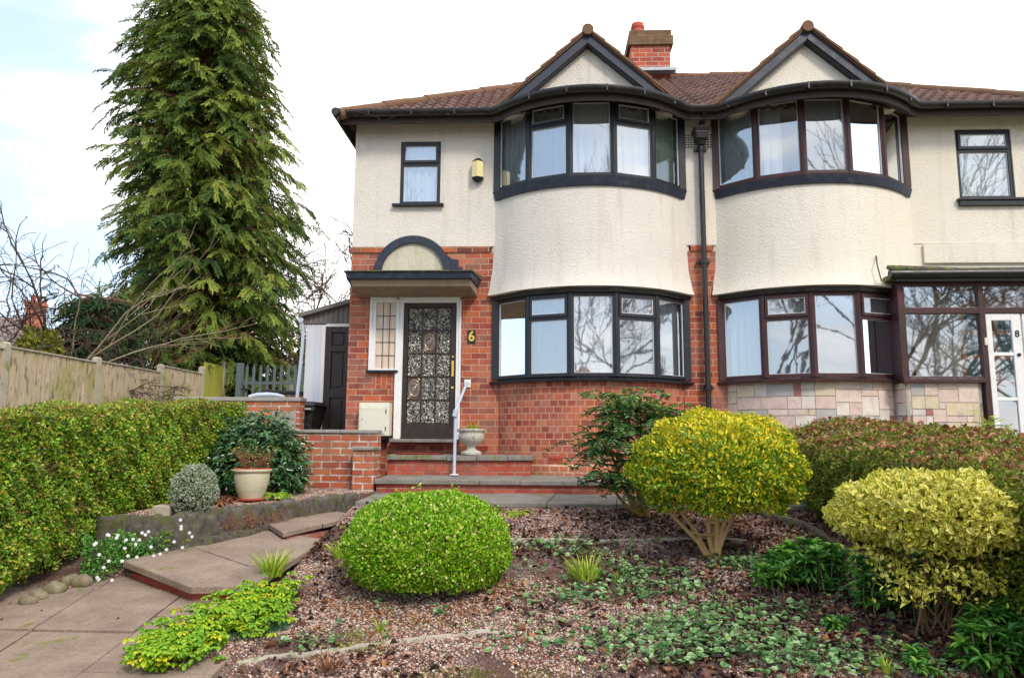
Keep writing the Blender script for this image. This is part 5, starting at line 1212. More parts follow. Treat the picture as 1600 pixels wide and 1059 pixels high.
for i in range(26):
    e = np.array(c)+rdir(1)[0]*np.array([.52, .45, .2]); s0 = np.array([2.48+rs.normal()*.09, 5.0+rs.normal()*.08, .42]); m1 = s0*.5+e*.5+np.array([rs.normal()*.05, rs.normal()*.05, -.03]); T.append((np.array([s0, m1, e]), [.007, .005, .002]))
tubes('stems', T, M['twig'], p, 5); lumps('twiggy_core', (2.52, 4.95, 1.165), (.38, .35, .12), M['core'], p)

p = thing('variegated_cushion', 'small white-and-green variegated cushion shrub by the left hedge', 'shrub', (-3.27, 6.85, .9))
c = (-3.27, 6.85, 1.13); P, D, Nn, d = blob_leaves(c, (.20, .19, .235), 4600, .02, -1, .3, .3, .07, 3); L = .026*(.6+.6*rs.random(len(P))); leaf_mesh('leaves', P, D, Nn, L, L*.6, M['white_varieg'], p); lumps('twiggy_core', c, (.14, .13, .17), M['core'], p)
b = MB(); b.box(-3.62, -3.44, 6.75, 6.93, .88, 1.0); tag(b.build('concrete_block', M['concrete'], bevel=.012), 'small grey concrete block between hedge and white variegated cushion shrub', 'block')

p = thing('glossy_shrub', 'dark glossy-leaved shrub between the left hedge and the brick wall', 'shrub', (-3.4, 8.6, .95))
P = []; D = []; Nn = []
for k, (c, r, n) in enumerate((((-3.40, 8.6, 1.60), (.38, .33, .32), 1900), ((-3.18, 8.7, 1.38), (.33, .30, .34), 1800), ((-3.55, 8.45, 1.28), (.30, .3, .36), 1200), ((-3.08, 8.75, 1.15), (.22, .22, .2), 700))):
    a, b_, c_, d = blob_leaves(c, r, n, .05, -.95, .6, 0, .26, k, freq=6); P.append(a); D.append(b_*np.array([1, 1, .5])-np.array([0, 0, .25])); Nn.append(c_*.6+np.array([0, -.2, .8]))
P = np.concatenate(P); D = np.concatenate(D); Nn = np.concatenate(Nn); L = .078*(.6+.6*rs.random(len(P))); leaf_mesh('leaves', P, D, Nn, L, L*.42, M['darkshrub'], p, droop=.25)
twigs_in((-3.3, 8.6, 1.4), (.4, .3, .5), (-3.3, 8.6, .95), 70, M['bark_grey'], p, .006)

# ---- mahonia: long leaves of paired leaflets
def pinnate(P_, D_, Nn_, L_, R_, base, dirv, length, pairs, lsize, droop=.5):
    base = np.array(base, float); dirv = nrm(np.array(dirv, float)); side = nrm(np.cross(dirv, [0, 0, 1])); pts = []
    for i in range(pairs+1):
        t_ = i/pairs; q = base+dirv*length*t_+np.array([0, 0, -droop*length*t_*t_*.5]); pts.append(q)
        if i == 0: continue
        dd = nrm(dirv+np.array([0, 0, -droop*t_])); nn = np.cross(side, dd); nn = nn if nn[2] > 0 else -nn
        for sg in (-1, 1):
            P_.append(q); D_.append(side*sg*.9+dd*.45+nn*rs.uniform(-.15, .1)); Nn_.append(nn+side*sg*.25); L_.append(lsize*(1-.35*abs(t_-.5))*rs.uniform(.85, 1.1))
    P_.append(pts[-1]); D_.append(dirv); Nn_.append([0, 0, 1]); L_.append(lsize)
    R_.append((np.array(pts), list(np.linspace(.004, .0015, len(pts)))))
p = thing('mahonia', 'dark spiky evergreen shrub on yellowish stems in front of the bay', 'shrub', (1.0, 7.7, .88))
P = []; D = []; Nn = []; L = []; R = []
for tip, n in (((.80, 7.75, 2.02), 15), ((.98, 7.8, 2.0), 13), ((.62, 7.6, 1.66), 14), ((.55, 7.55, 1.50), 12), ((.78, 7.5, 1.72), 13), ((.62, 7.45, 1.22), 11), ((1.15, 7.6, 1.85), 13), ((.95, 7.4, 1.45), 12), ((1.3, 7.8, 1.9), 10), ((.85, 7.5, 1.18), 9), ((.70, 7.7, 1.85), 12)):
    for k in range(n):
        for rep in (0, 1):
            a = k*2.4+rs.uniform(0, .5)+rep*1.3; e = rs.uniform(-.1, .7); pinnate(P, D, Nn, L, R, np.array(tip)+rs.normal(size=3)*(.03+.07*rep), (math.cos(a), math.sin(a), e), rs.uniform(.20, .34), 7, .074, .9)
leaf_mesh('leaves', P, D, Nn, np.array(L), np.array(L)*.46, M['mahonia'], p, fold=.3, rnd=np.clip(rs.random(len(P))*.85+(np.array(P)[:, 2] > 1.95)*.15, 0, 1))
T = []; B0 = np.array([1.02, 7.7, .84])
for e in ((.78, 7.72, 1.2), (.80, 7.75, 2.0), (.62, 7.6, 1.6), (1.0, 7.8, 1.95), (1.1, 7.65, 1.8), (.62, 7.45, 1.2), (.9, 7.45, 1.4), (1.3, 7.8, 1.85)):
    e = np.array(e); T.append((np.array([B0+rs.normal(size=3)*.02, B0*.6+e*.4+np.array([-.04, 0, -.03]), e]), [.026, .018, .01]))
tubes('stems', T, M['bark_yel'], p, 8); tubes('leaf_stalks', R, M['bark_yel'], p, 4)

# ---- cream pot with a twiggy plant
p = thing('plant_pot', 'large cream glazed pot on a red saucer on the gravel', 'plant pot', (-3.15, 7.9, .955))
PC = (-3.15, 7.9, .965)
b = MB(); b.lathe(PC, [(0, .01), (.115, .01), (.125, .03), (.16, .12), (.18, .2), (.185, .26), (.182, .29), (.20, .30), (.208, .315), (.205, .33), (.185, .33), (.175, .30), (.0, .295)], 44); t = NT('cream_glaze'); o_ = t.obj(); t.bsdf(Base_Color=t.mix(t.mapr(t.noise(t.scale(o_, (1, 1, 5)), 4, 5), .4, .75, 0, .6), (.62, .58, .42), (.44, .40, .26)), Roughness=.22, Normal=t.bump(t.noise(o_, 8, 2), .12, .01)); M['glaze'] = t.m; b.build('pot', M['glaze'], p, smooth=True)
b = MB(); b.lathe(PC, [(0, -.005), (.13, -.005), (.15, .012), (.152, .024), (.135, .024), (.125, .012), (0, .012)], 40); b.build('saucer', M['terracotta'], p, smooth=True)
b = MB(); b.lathe(PC, [(.183, .331), (.19, .338), (.20, .331)], 40); b.build('rim_edge', M['terracotta'], p)
q = thing('potted_shrub', 'bare reddish twiggy shrub with a few leaves growing in the cream pot', 'plant', (-3.15, 7.9, 1.26))
T = []; P = []
for i in range(46):
    a = rs.uniform(0, 2*PI); s0 = np.array([-3.15, 7.9, 1.25])+np.array([math.cos(a), math.sin(a), 0])*rs.uniform(0, .08); h = rs.uniform(.12, .29); e = s0+np.array([math.cos(a)*h*.75, math.sin(a)*h*.6, h]); m1 = (s0+e)/2+rs.normal(size=3)*.02; T.append((np.array([s0, m1, e]), [.004, .003, .0015])); P += [e, m1+rs.normal(size=3)*.01, e+rs.normal(size=3)*.02]
    for k in range(2): f = m1+rs.normal(size=3)*.05+np.array([0, 0, .05]); T.append((np.array([m1, (m1+f)/2, f]), [.0025, .002, .001])); P.append(f)
tubes('twigs', T, M['bark_red'], q, 5); n = len(P); leaf_mesh('leaves', P, rdir(n, .5), rdir(n, .5), .03, .014, leaf_mat('autumn_leaf', [(0, (.20, .16, .03)), (.5, (.40, .20, .06)), (1, (.50, .50, .10))]), q)

def fern(label, base, n, length, cat='fern', mat='dome', up=.8):
    p = thing('fern', label, cat, tuple(base)); P = []; D = []; Nn = []; L = []; R = []
    for k in range(n):
        a = 2*PI*k/n+rs.uniform(-.3, .3); pinnate(P, D, Nn, L, R, base, (math.cos(a), math.sin(a), up*rs.uniform(.5, 1.2)), length*rs.uniform(.7, 1.1), 15, length*.16, 1.3)
    leaf_mesh('fronds', P, D, Nn, np.array(L), np.array(L)*.35, M[mat], p); tubes('leaf_stalks', R, M['bark_yel'], p, 4)
fern('green fern growing against the dark shrub right of the cream pot', (-2.98, 8.1, .98), 16, .30)
q = at(805, 805); fern('yellowish fern right behind the dome bush', (q[0], q[1]+.1, q[2]), 16, .26, mat='grassblade')
q = at(480, 800); 
# flowers and moss in the urn
p = thing('urn_plant', 'tiny yellow-green plant in the stone urn', 'plant', (-1.0, 9.98, 1.75)); n = 120; P = np.array([-.99, 9.98, 1.76])+rs.normal(size=(n, 3))*np.array([.05, .05, .03]); leaf_mesh('leaves', P, rdir(n, .8), rdir(n, .5), .035, .014, M['geranium'], p)
n = 80; P = np.array([-1.04, 9.95, 1.745])+rs.normal(size=(n, 3))*np.array([.09, .06, .008]); leaf_mesh('dead_leaves', P, rdir(n, .2), rdir(n, .5), .03, .018, M['litter'], p)

# ---- grass-like clumps
def clump(name, label, base, n, h, spread, mat, w=.009, cat='plant', group=None, lean=(0, 0)):
    p = thing(name, label, cat, tuple(base), group); V = []; Fq = []; R = []; UV = []
    for k in range(n):
        a = rs.uniform(0, 2*PI); r = rs.random()**.6; b0 = np.array(base)+np.array([math.cos(a), math.sin(a), 0])*spread*.35*r; hh = h*rs.uniform(.55, 1.1); d = np.array([math.cos(a)*r*.8+lean[0]+rs.normal()*.15, math.sin(a)*r*.8+lean[1]+rs.normal()*.15, 0]); s_ = nrm(np.array([-math.sin(a+rs.normal()*.8), math.cos(a+rs.normal()*.8), 0])); i0 = len(V); rr = rs.random()
        for j in range(5):
            t_ = j/4; q = b0+np.array([0, 0, hh*(t_-.18*t_*t_*r)])+d*hh*t_**1.7; ww = w*(1-t_**2.2)*.5+.0006; V += [q-s_*ww, q+s_*ww]
        for j in range(4): Fq.append((i0+2*j, i0+2*j+1, i0+2*j+3, i0+2*j+2)); R.append(rr); UV += [(0, j/4), (1, j/4), (1, (j+1)/4), (0, (j+1)/4)]
    link('blades', npmesh('blades', V, Fq, M[mat], rnd=R, uv=UV), p); return p
GL = 'clumps of strappy leaves in the bed'
clump('leaf_clump', 'lime strappy leaf clump in front of the edging, right of the dome bush', at(918, 905), 85, .20, .30, 'grassblade', .013, group=GL)
clump('leaf_clump', 'upright yellow-green leaf clump at the corner of the lowest step', at(425, 900), 110, .22, .24, 'grassblade', .010, group=GL)
clump('leaf_clump', 'small lime leaf clump just left of the dome bush', at(532, 872), 60, .17, .16, 'grassblade', .010, group=GL)
clump('leaf_clump', 'tiny leaf tuft right of the big lime clump', at(962, 912), 16, .12, .1, 'grassblade', .010, group=GL)
clump('leaf_clump', 'small thin leaf tuft above the curved edging', at(595, 985), 18, .10, .08, 'grassblade', .007, group=GL)
for i, (u, v, lab) in enumerate(((560, 800, 'dark wispy grass tuft by the second step'),)): clump('grass_tuft', lab, at(548, 850), 60, .10, .12, 'rhodo', .005)
for u, v, lab in ((385, 1000, 'blue-green curly leaf cushion left of the curved edging'), (425, 985, 'larger blue-green leaf cushion beside the lime ground cover'), (770, 905, 'blue-green tuft at the right foot of the dome bush')): clump('leaf_cushion', lab, at(u, v, -.01), 240, .085, .30 if u < 700 else .14, 'bluegrass', .008, group='blue-green cushions')
clump('dry_grass_tuft', 'straw-coloured grass tuft at the bottom of the bed', at(515, 1048), 90, .10, .20, 'litter', .004)
for u, v, lab in ((1385, 1050, 'short cut yellow-green stalks at the lower right'),): clump('cut_stalks', lab, at(u, v), 26, .10, .10, 'grassblade', .010)

# ---- broad low plants
def whorls(label, spots, hts, mat, lsize, nleaf, cat, name, w=.34, stems=True, group=None):
    b0 = at(*spots[0]); p = thing(name, label, cat, tuple(b0), group); P = []; D = []; Nn = []; T = []
    for (u, v), h in zip(spots, hts):
        g_ = at(u, v); top = g_+np.array([rs.normal()*.02, rs.normal()*.02, h]); T.append((np.array([g_-np.array([0, 0, .02]), (g_+top)/2+rs.normal(size=3)*.01, top]), [.006, .005, .004]))
        tiers = [(top, .8), (top, .1)]+[(g_+(top-g_)*f_+np.array([rs.normal()*.035, rs.normal()*.035, 0]), rs.uniform(-.3, .4)) for f_ in (.78, .55, .32)][:max(1, int(h/.07))]
        for tp, el in tiers:
            for k in range(nleaf):
                a = 2*PI*k/nleaf+el*3+rs.normal()*.14; e = el+rs.normal()*.22; P.append(tp+rs.normal(size=3)*.006); D.append((math.cos(a), math.sin(a), e)); Nn.append((-math.cos(a)*e, -math.sin(a)*e, 1))
    n = len(P); L = lsize*(.75+.4*rs.random(n)); leaf_mesh('leaves', P, D, Nn, L, L*w, M[mat], p, fold=.18, droop=.3)
    if stems: tubes('stems', T, M['bark_grey'], p, 5)
def spots_in(poly_c, rx, ry, n, seed):
    r = random.Random(seed); return [(poly_c[0]+r.uniform(-rx, rx)*math.sqrt(r.random()+.2), poly_c[1]+r.uniform(-ry, ry)) for _ in range(n)]
def bush_at(label, c, rx, ry, n, h0, h1, seed, **k):
    s = spots_in(c, rx, ry, n, seed); whorls(label, s, [h0+(h1-h0)*(.3+.7*random.random()) for _ in s], k.pop('mat', 'rhodo'), k.pop('lsize', .085), k.pop('nleaf', 9), 'plant', 'whorled_plant', group='dark green whorled plants', **k)
bush_at('dark green whorled plant at the left edge of the variegated shrub', (1270, 915), 66, 14, 34, .10, .30, 1)
bush_at('lower whorled plant in front, left of the silver-marked leaves', (1215, 925), 32, 12, 8, .05, .16, 2)
bush_at('deep green whorled plant under the middle of the variegated shrub', (1420, 955), 80, 14, 34, .14, .34, 3)
bush_at('whorled plant in the lower right corner of the picture', (1560, 1045), 60, 24, 34, .10, .30, 4)
bush_at('whorled plant at the far right beneath the hedge', (1575, 975), 45, 20, 26, .15, .36, 5)
bush_at('small whorled seedling on bare soil right of centre', (1305, 985), 16, 8, 4, .03, .08, 6, lsize=.06)
bush_at('small pale whorled plant near the lower right stalks', (1440, 1050), 26, 10, 7, .03, .10, 7, lsize=.06)
# ground cover of silver-marked leaves, in drifts
C = [(870, 855, 80, 8, 170), (930, 870, 60, 8, 110), (1010, 900, 90, 14, 260), (960, 930, 70, 14, 190), (1060, 925, 60, 12, 140), (1160, 884, 55, 9, 300), (1215, 892, 40, 8, 160), (1080, 975, 90, 22, 330), (1180, 1000, 110, 26, 380), (1290, 1035, 120, 22, 420), (1060, 1020, 90, 22, 260), (860, 940, 80, 20, 90), (830, 1000, 90, 26, 110), (1160, 955, 60, 14, 120), (960, 1000, 80, 24, 170), (1240, 960, 40, 14, 90), (1340, 940, 45, 12, 60), (620, 935, 60, 10, 30), (640, 960, 120, 14, 40), (800, 890, 60, 20, 60), (1450, 820, 20, 6, 10), (1250, 845, 30, 8, 24), (1500, 1050, 60, 14, 120), (480, 1010, 60, 14, 40), (1390, 1000, 60, 20, 50)]
P = []
for u, v, a, b_, n in C:
    for k in range(int(n*.95)): P.append(at(min(max(rs.normal()*a*.55+u, 200), 1640), rs.normal()*b_*.65+v, .0))
P = np.array(P); n = len(P); P[:, 2] += rs.uniform(.012, .06, n); a = rs.uniform(0, 2*PI, n); D = np.stack([np.cos(a), np.sin(a), rs.normal(size=n)*.18], 1); L = rs.uniform(.018, .056, n)
leaf_mesh('cyclamen_leaves', P, D, rdir(n, 2.2), L, L*1.0, M['cyclamen'], fold=.10, droop=.12, shape=(.2, .68, .5, .42)); tag(bpy.data.objects['cyclamen_leaves'], 'drifts of silver-marked cyclamen leaves across the bed', 'ground cover', kind='stuff')
for u, v, lab in ((1395, 948, 'large silver-veined round leaf pair on the soil, right'), (1320, 930, 'large round silver-veined leaf beside dead leaves, left')):
    g_ = at(u, v); p = thing('broad_leaved_plant', lab, 'plant', tuple(g_)); n = 6; a = rs.uniform(0, 2*PI, n); P = g_+np.array([0, 0, .05])+rs.normal(size=(n, 3))*np.array([.03, .03, .015]); leaf_mesh('leaves', P, np.stack([np.cos(a), np.sin(a), 0*a], 1), rdir(n, 3), .11, .11, M['cyclamen'], p, shape=(.2, .68, .5, .42), fold=.08); tubes('stems', [(np.array([g_, P[i]]), [.003, .002]) for i in range(n)], M['bark_red'], p, 4)
# lime ground cover spilling over the path edge
P = []; D = []; Nn = []
for k in range(820):
    t_ = rs.random(); u = 225+t_*225+np.clip(rs.normal(), -1.5, 1.5)*22; v = 1050-t_*115+np.clip(rs.normal(), -1.5, 1.5)*20+(10 if u > 400 else 0)
    if u > 395+ (1059-v)*.55 and rs.random() < .7: continue
    if v > 1000 and u > 350: continue
    g_ = at(u, v, .02); g_[2] = max(g_[2], float(pz(0, g_[1])) if g_[0] < -2.0 else 0)+rs.uniform(.03, .12); nl = 9; 
    for j in range(nl):
        a = 2*PI*j/nl+rs.normal()*.15; e = rs.uniform(-.35, .35); P.append(g_); D.append((math.cos(a), math.sin(a), e)); Nn.append((rs.normal()*.2, rs.normal()*.2, 1))
n = len(P); L = .038*(.6+.6*rs.random(n)); leaf_mesh('lime_ground_cover', P, D, Nn, L, L*.55, M['geranium'], fold=.15, droop=.35, shape=(.55, .86, .4, .5), rnd=np.clip(np.repeat(rs.random(n//9), 9)*.75+rs.random(n)*.25, 0, 1)); tag(bpy.data.objects['lime_ground_cover'], 'lime green lobed ground cover spilling over the path edge', 'ground cover', kind='stuff')
# white flowers by the hedge
p = thing('white_flower_patch', 'mound of small white violas by the lowest step', 'flowers', (-3.6, 6.3, .45))
P = []
for k in range(5200):
    t_ = rs.random(); u = 128+t_*172; v = 832+rs.random()*(78-48*t_)+8*math.sin(u*.09); dd = rs.random()*.28; P.append(at(u, v, Y=5.92+t_*.72+dd)-np.array([0, 0, .02]))
n = len(P); L = .024*(.6+.8*rs.random(n)); leaf_mesh('leaves', P, rdir(n, .3), rdir(n, .6), L, L*.55, M['rhodo'], p)
fl = [(184, 836), (197, 843), (170, 836), (222, 832), (232, 830), (283, 826), (296, 832), (300, 838), (283, 822), (282, 812), (212, 850), (195, 856), (236, 854), (260, 858), (272, 846), (155, 866), (170, 876), (191, 876), (214, 870), (213, 882), (222, 876), (206, 882), (154, 905), (175, 906), (150, 848), (182, 840), (285, 855), (162, 886), (208, 842), (218, 843), (168, 835), (240, 868), (200, 868), (227, 835), (148, 850), (250, 865), (216, 880), (152, 902)]
for u, v in fl:
    t_ = (u-150)/150; c_ = at(u, v, Y=5.86+t_*.72); f_ = nrm(EYE-c_+np.array([0, 0, .6])+rs.normal(size=3)*.5); s1 = nrm(np.cross(f_, [0, 0, 1])); s2 = np.cross(s1, f_); a = 2*PI*np.arange(5)/5+rs.normal()
    leaf_mesh('flower', np.tile(c_, (5, 1)), s1*np.cos(a)[:, None]+s2*np.sin(a)[:, None], np.tile(f_, (5, 1)), .015, .015, M['petal'], p, fold=.05)

# ---- moss, pebbles, dead leaves
P = []
for u, v, a, b_, n in ((800, 1055, 130, 8, 900), (700, 975, 60, 8, 420), (560, 1012, 50, 8, 300), (560, 992, 70, 8, 260), (1000, 1045, 60, 10, 260), (690, 955, 20, 6, 40), (980, 850, 30, 3, 60), (320, 1050, 50, 8, 300)):
    for k in range(n): P.append(at(u+rs.normal()*a*.6, v+rs.normal()*b_*.7))
P = np.array(P); n = len(P); P[:, 2] += .004; leaf_mesh('moss', P, rdir(n, 1.4), rdir(n), rs.uniform(.010, .024, n), .006, M['moss']); tag(bpy.data.objects['moss'], 'yellow-green moss along the edging and front of the bed', 'moss', kind='stuff')
P = []
for u, v, n in ((620, 1000, 50), (1010, 920, 60), (860, 1030, 50), (1140, 965, 40)):
    for k in range(n): P.append(at(u+rs.normal()*28, v+rs.normal()*10))
P = np.array(P); n = len(P); P[:, 2] += .01; leaf_mesh('red_seedlings', P, rdir(n, .7), rdir(n), .04, .007, M['redstem']); tag(bpy.data.objects['red_seedlings'], 'thin crimson stems and seedlings among the gravel', 'seedlings', kind='stuff')
def pebbles(name, X, Y, Z, s, label, mat='pebble'):
    n = len(X); cube = np.array([[-1, -1, -1], [1, -1, -1], [1, 1, -1], [-1, 1, -1], [-1, -1, 1], [1, -1, 1], [1, 1, 1], [-1, 1, 1]])*.58
    V = cube[None]*(1+rs.normal(size=(n, 8, 3))*.22); V *= (s[:, None]*.5)[:, :, None]*rs.uniform(.65, 1.2, (n, 1, 3))*np.array([1, 1, .8]); a = rs.uniform(0, PI, n); ca, sa = np.cos(a)[:, None], np.sin(a)[:, None]
    V = np.stack([V[..., 0]*ca-V[..., 1]*sa, V[..., 0]*sa+V[..., 1]*ca, V[..., 2]], -1)+np.stack([X, Y, Z], 1)[:, None]
    q = np.array([[0, 3, 2, 1], [4, 5, 6, 7], [0, 1, 5, 4], [1, 2, 6, 5], [2, 3, 7, 6], [3, 0, 4, 7]]); Fq = (np.arange(n)[:, None, None]*8+q[None]).reshape(-1, 4)
    o = link(name, npmesh(name, V.reshape(-1, 3), Fq, M[mat], rnd=np.repeat(rs.random(n), 6))); return tag(o, label, 'gravel', kind='stuff')
n = 105000; X = rs.uniform(-2.1, 3.2, n); Y = 3.6+4.35*rs.random(n)**1.15
dn = np.sin(X*2.1+1)*np.sin(Y*2.7+.5)+.6*np.sin(X*5.3-Y*4.1)+.4*np.sin(X*11+Y*9)+.25*rs.normal(size=n); g1 = np.exp(-((X+.75)/1.0)**2-((Y-5.15)/.65)**2)*2.2
keep = dn+g1*1.3+np.clip((Y-6.9)*.9, 0, .9) > .22; X, Y = X[keep], Y[keep]; pebbles('gravel', X, Y, bedf(X, Y)+.004, rs.uniform(.009, .024, len(X)), 'pinkish pea gravel scattered over the dark soil of the bed')
n = 14000; X = rs.uniform(-3.9, -2.1, n); Y = rs.uniform(6.5, 9.25, n); k = X < -3.42+(Y-6.45)*.60-.12; X, Y = X[k], Y[k]; pebbles('gravel', X, Y, .905+.035*(Y-6.5)*.9+wob(X, Y)*.012+.004, rs.uniform(.010, .020, len(X)), 'pink gravel behind the mossy wall around the cream pot')
def litter(name, label, n, xr_, yr_, zf, mat, s0, s1, dens=None):
    X = rs.uniform(*xr_, n); Y = rs.uniform(*yr_, n)
    if dens is not None: k = dens(X, Y) > rs.random(n); X, Y = X[k], Y[k]
    m_ = len(X); L = rs.uniform(s0, s1, m_); leaf_mesh(name, np.stack([X, Y, zf(X, Y)+rs.uniform(.004, .02, m_)], 1), rdir(m_)*np.array([1, 1, .3]), rdir(m_, 1.6), L, L*rs.uniform(.5, .95, m_), M[mat], fold=.4, droop=.3); tag(bpy.data.objects[name], label, 'dead leaves', kind='stuff')
litter('dark_leaf_litter', 'dark rotting leaves over soil and gravel in the bed', 21000, (-2.1, 3.3), (3.5, 7.95), bedf, 'litter_dark', .018, .055, lambda X, Y: .5+.45*np.sin(X*3.3+2)*np.sin(Y*3.9)+.25*np.clip(X-.5, 0, 1)-.9*np.exp(-((X+.75)/1.0)**2-((Y-5.1)/.6)**2))
litter('brown_leaf_litter', 'orange-brown dead leaves scattered over the bed', 2600, (-2.0, 3.3), (3.6, 7.9), bedf, 'litter', .02, .070, lambda X, Y: np.clip((X-.2)/2.2, .22, 1))
litter('path_leaf_litter', 'small dry leaves and crumbs along the path edges', 700, (-4.1, -2.0), (3.6, 6.3), lambda X, Y: pz(X, Y)+.002+0*X, 'litter', .008, .032, lambda X, Y: np.clip(np.abs(X+3.0)*1.3-.75, .03, 1))
litter('hedge_foot_litter', 'brown leaves between the pot and the hedge', 500, (-3.75, -3.2), (7.2, 8.6), lambda X, Y: .955+0*X, 'litter', .03, .07)
# trailing growth over the stone wall
T = []; P = []
for i in range(240):
    f = rs.random(); s0 = np.array([-3.05+f*.35, 7.0+f*.62, .93+rs.uniform(-.12, .02)]); e = s0+np.array([rs.uniform(0, .12), -rs.uniform(0, .1), -rs.uniform(.03, .16)]); T.append((np.array([s0, (s0+e)/2+rs.normal(size=3)*.02, e]), [.002, .0016, .001])); P.append(e)
p = thing('trailing_plant', 'dry brown trailing growth hanging over the mossy stone wall', 'plant', (-2.9, 7.2, .8)); tubes('stems', T, M['twig'], p, 4); leaf_mesh('leaves', P, rdir(len(P)), rdir(len(P), .3), .02, .01, M['litter'], p)

# shoots poking out of the right hedge, bamboo-like, by the porch door
p = thing('bamboo_shoots', 'thin yellow-green leafy shoots in front of the porch cladding', 'plant', (5.3, 9.5, 1.2)); T = []; P = []; D = []
for u, v0 in ((1530, 640), (1555, 655), (1570, 660), (1545, 650)):
    t0 = at(u, v0, Y=9.4); b0 = np.array([t0[0]-.05, 9.4, 1.2]); T.append((np.array([b0, (b0+t0)/2, t0]), [.005, .004, .002]))
    for k in range(16): q = b0+(t0-b0)*rs.uniform(.4, 1); P.append(q); D.append((rs.normal(), rs.normal()*.5, rs.normal()*.4))
tubes('stems', T, M['bark_yel'], p, 4); leaf_mesh('leaves', P, D, rdir(len(P), .6), .13, .018, M['grassblade'], p)

# ================================================================== FENCES
PYS = [8.4, 10.5, 12.76, 14.95, 16.8, 17.95, 19.3]; FX = -8.03
p = thing('wooden_fence', 'tall weathered board fence with concrete posts behind the left hedge', 'fence', (FX, 14, 1.2))
for j in range(6):
    y0, y1 = PYS[j]+.06, PYS[j+1]-.06; b = MB(); y = y0; top = (2.91, 2.95, 2.98, 3.12, 3.42, 3.56)[j]
    while y < y1-.02:
        w = min(random.uniform(.085, .105), y1-y); o_ = random.uniform(-.006, .006); zt = top-random.uniform(.0, .012); a = FX+.01+o_
        b.hexa([(a, y, 1.2), (a+.012, y, 1.2), (a+.022, y+w, 1.2), (a-.0, y+w, 1.2), (a, y, zt), (a+.012, y, zt), (a+.022, y+w, zt), (a, y+w, zt)]); y += w-.004
    pm = M['gfence'] if j >= 4 else M['fence']
    b.build('fence_panel', pm, p, merge=False)
    if j < 4: b = MB(); b.box(FX-.02, FX+.05, y0, y1, top+.001, top+.025); b.build('top_rail', M['concrete'], p)
for j, y in enumerate(PYS):
    b = MB(); zt = (3.0, 3.03, 3.06, 3.16, 3.3, 3.55, 3.65)[j]; b.box(FX-.05, FX+.06, y-.058, y+.058, 1.1, zt-.03); b.hexa([(FX-.05, y-.058, zt-.03), (FX+.06, y-.058, zt-.03), (FX+.06, y+.058, zt-.03), (FX-.05, y+.058, zt-.03), (FX-.02, y-.04, zt), (FX+.04, y-.04, zt), (FX+.04, y+.04, zt), (FX-.02, y+.04, zt)])
    b.build('post', M['concrete'], p, merge=False)
p = thing('board_fence', 'green-tinged board fence closing the far end of the side garden', 'fence', (-6.5, 20, 1.3)); b = MB(); x = -9.0
while x < -4.6: w = random.uniform(.10, .13); b.box(x, x+w-.006, 19.9+random.uniform(-.008, .008), 19.93, 1.2, 3.42-(x+9)*.07+random.uniform(-.02, .02)); x += w
b.build('boards', M['gfence'], p, merge=False)
for x in (-8.35, -6.95, -5.9): b = MB(); b.box(x-.05, x+.05, 19.82, 19.89, 1.2, 3.5-(x+9)*.07); b.build('post', M['concrete'], p)
p = thing('metal_railing', 'dark grey pointed metal railing and gate beside the lean-to', 'railing', (-6, 16, 1.3)); b = MB()
for i in range(10): x = -6.62+i*.155; b.box(x-.03, x+.03, 16.0, 16.012, 1.4, 3.20); b.hexa([(x-.03, 16.0, 3.2), (x+.03, 16.0, 3.2), (x+.03, 16.012, 3.2), (x-.03, 16.012, 3.2), (x-.004, 16.0, 3.27), (x+.004, 16.0, 3.27), (x+.004, 16.012, 3.27), (x-.004, 16.012, 3.27)])
t_ = paint_mat('grey_green_railing', (.09, .12, .13), .5); b.build('bars', t_, p, merge=False)
for z in (2.86, 1.9): b = MB(); b.box(-6.75, -5.1, 16.013, 16.05, z-.03, z+.03); b.build('crossbar', t_, p)
b = MB(); b.box(-6.84, -6.72, 15.95, 16.08, 1.3, 3.30); b.build('gate_post', t_, p)
b = MB(); b.tube([(-6.74, 15.97, 2.72), (-6.52, 15.96, 2.72)], .02, 8); b.build('latch', M['rubber'], p)

# ================================================================== TREES
def tree_lines(root, dirs, depth, R, L0, r0, spread=.55, up=.15, kids=(3, 5), shrink=.68, rmin=.004, wig=.12, droop=0.0, minl=.15):
    out = []
    def go(p, d, L, r, k):
        n = 5; pts = [p]; dd = d.copy()
        for i in range(n-1):
            dd = nrm(dd+R.normal(size=3)*wig+np.array([0, 0, up*.25-droop*(k < 3)*.3])); pts.append(pts[-1]+dd*L/(n-1))
        rr = np.linspace(r, max(rmin, r*.55), n); out.append((np.array(pts), list(rr)))
        if k <= 0 or L < minl: return
        for c in range(R.integers(*kids)+1):
            f = R.uniform(.25, 1.0) if c else 1.0; q = f*(n-1); i = min(n-2, int(q)); s0 = pts[i]+(pts[i+1]-pts[i])*(q-i); ax = nrm(np.cross(dd, R.normal(size=3))); an = R.normal()*.15+spread*R.uniform(.6, 1.4)*(1 if c else .35); nd = nrm(dd*math.cos(an)+ax*math.sin(an)+np.array([0, 0, up]))
            go(s0, nd, L*shrink*R.uniform(.75, 1.15), max(rmin, r*(.55 if c else .7)), k-1)
    for d, l, r in dirs: go(np.array(root, float), nrm(np.array(d, float)), L0*l, r0*r, depth)
    return out
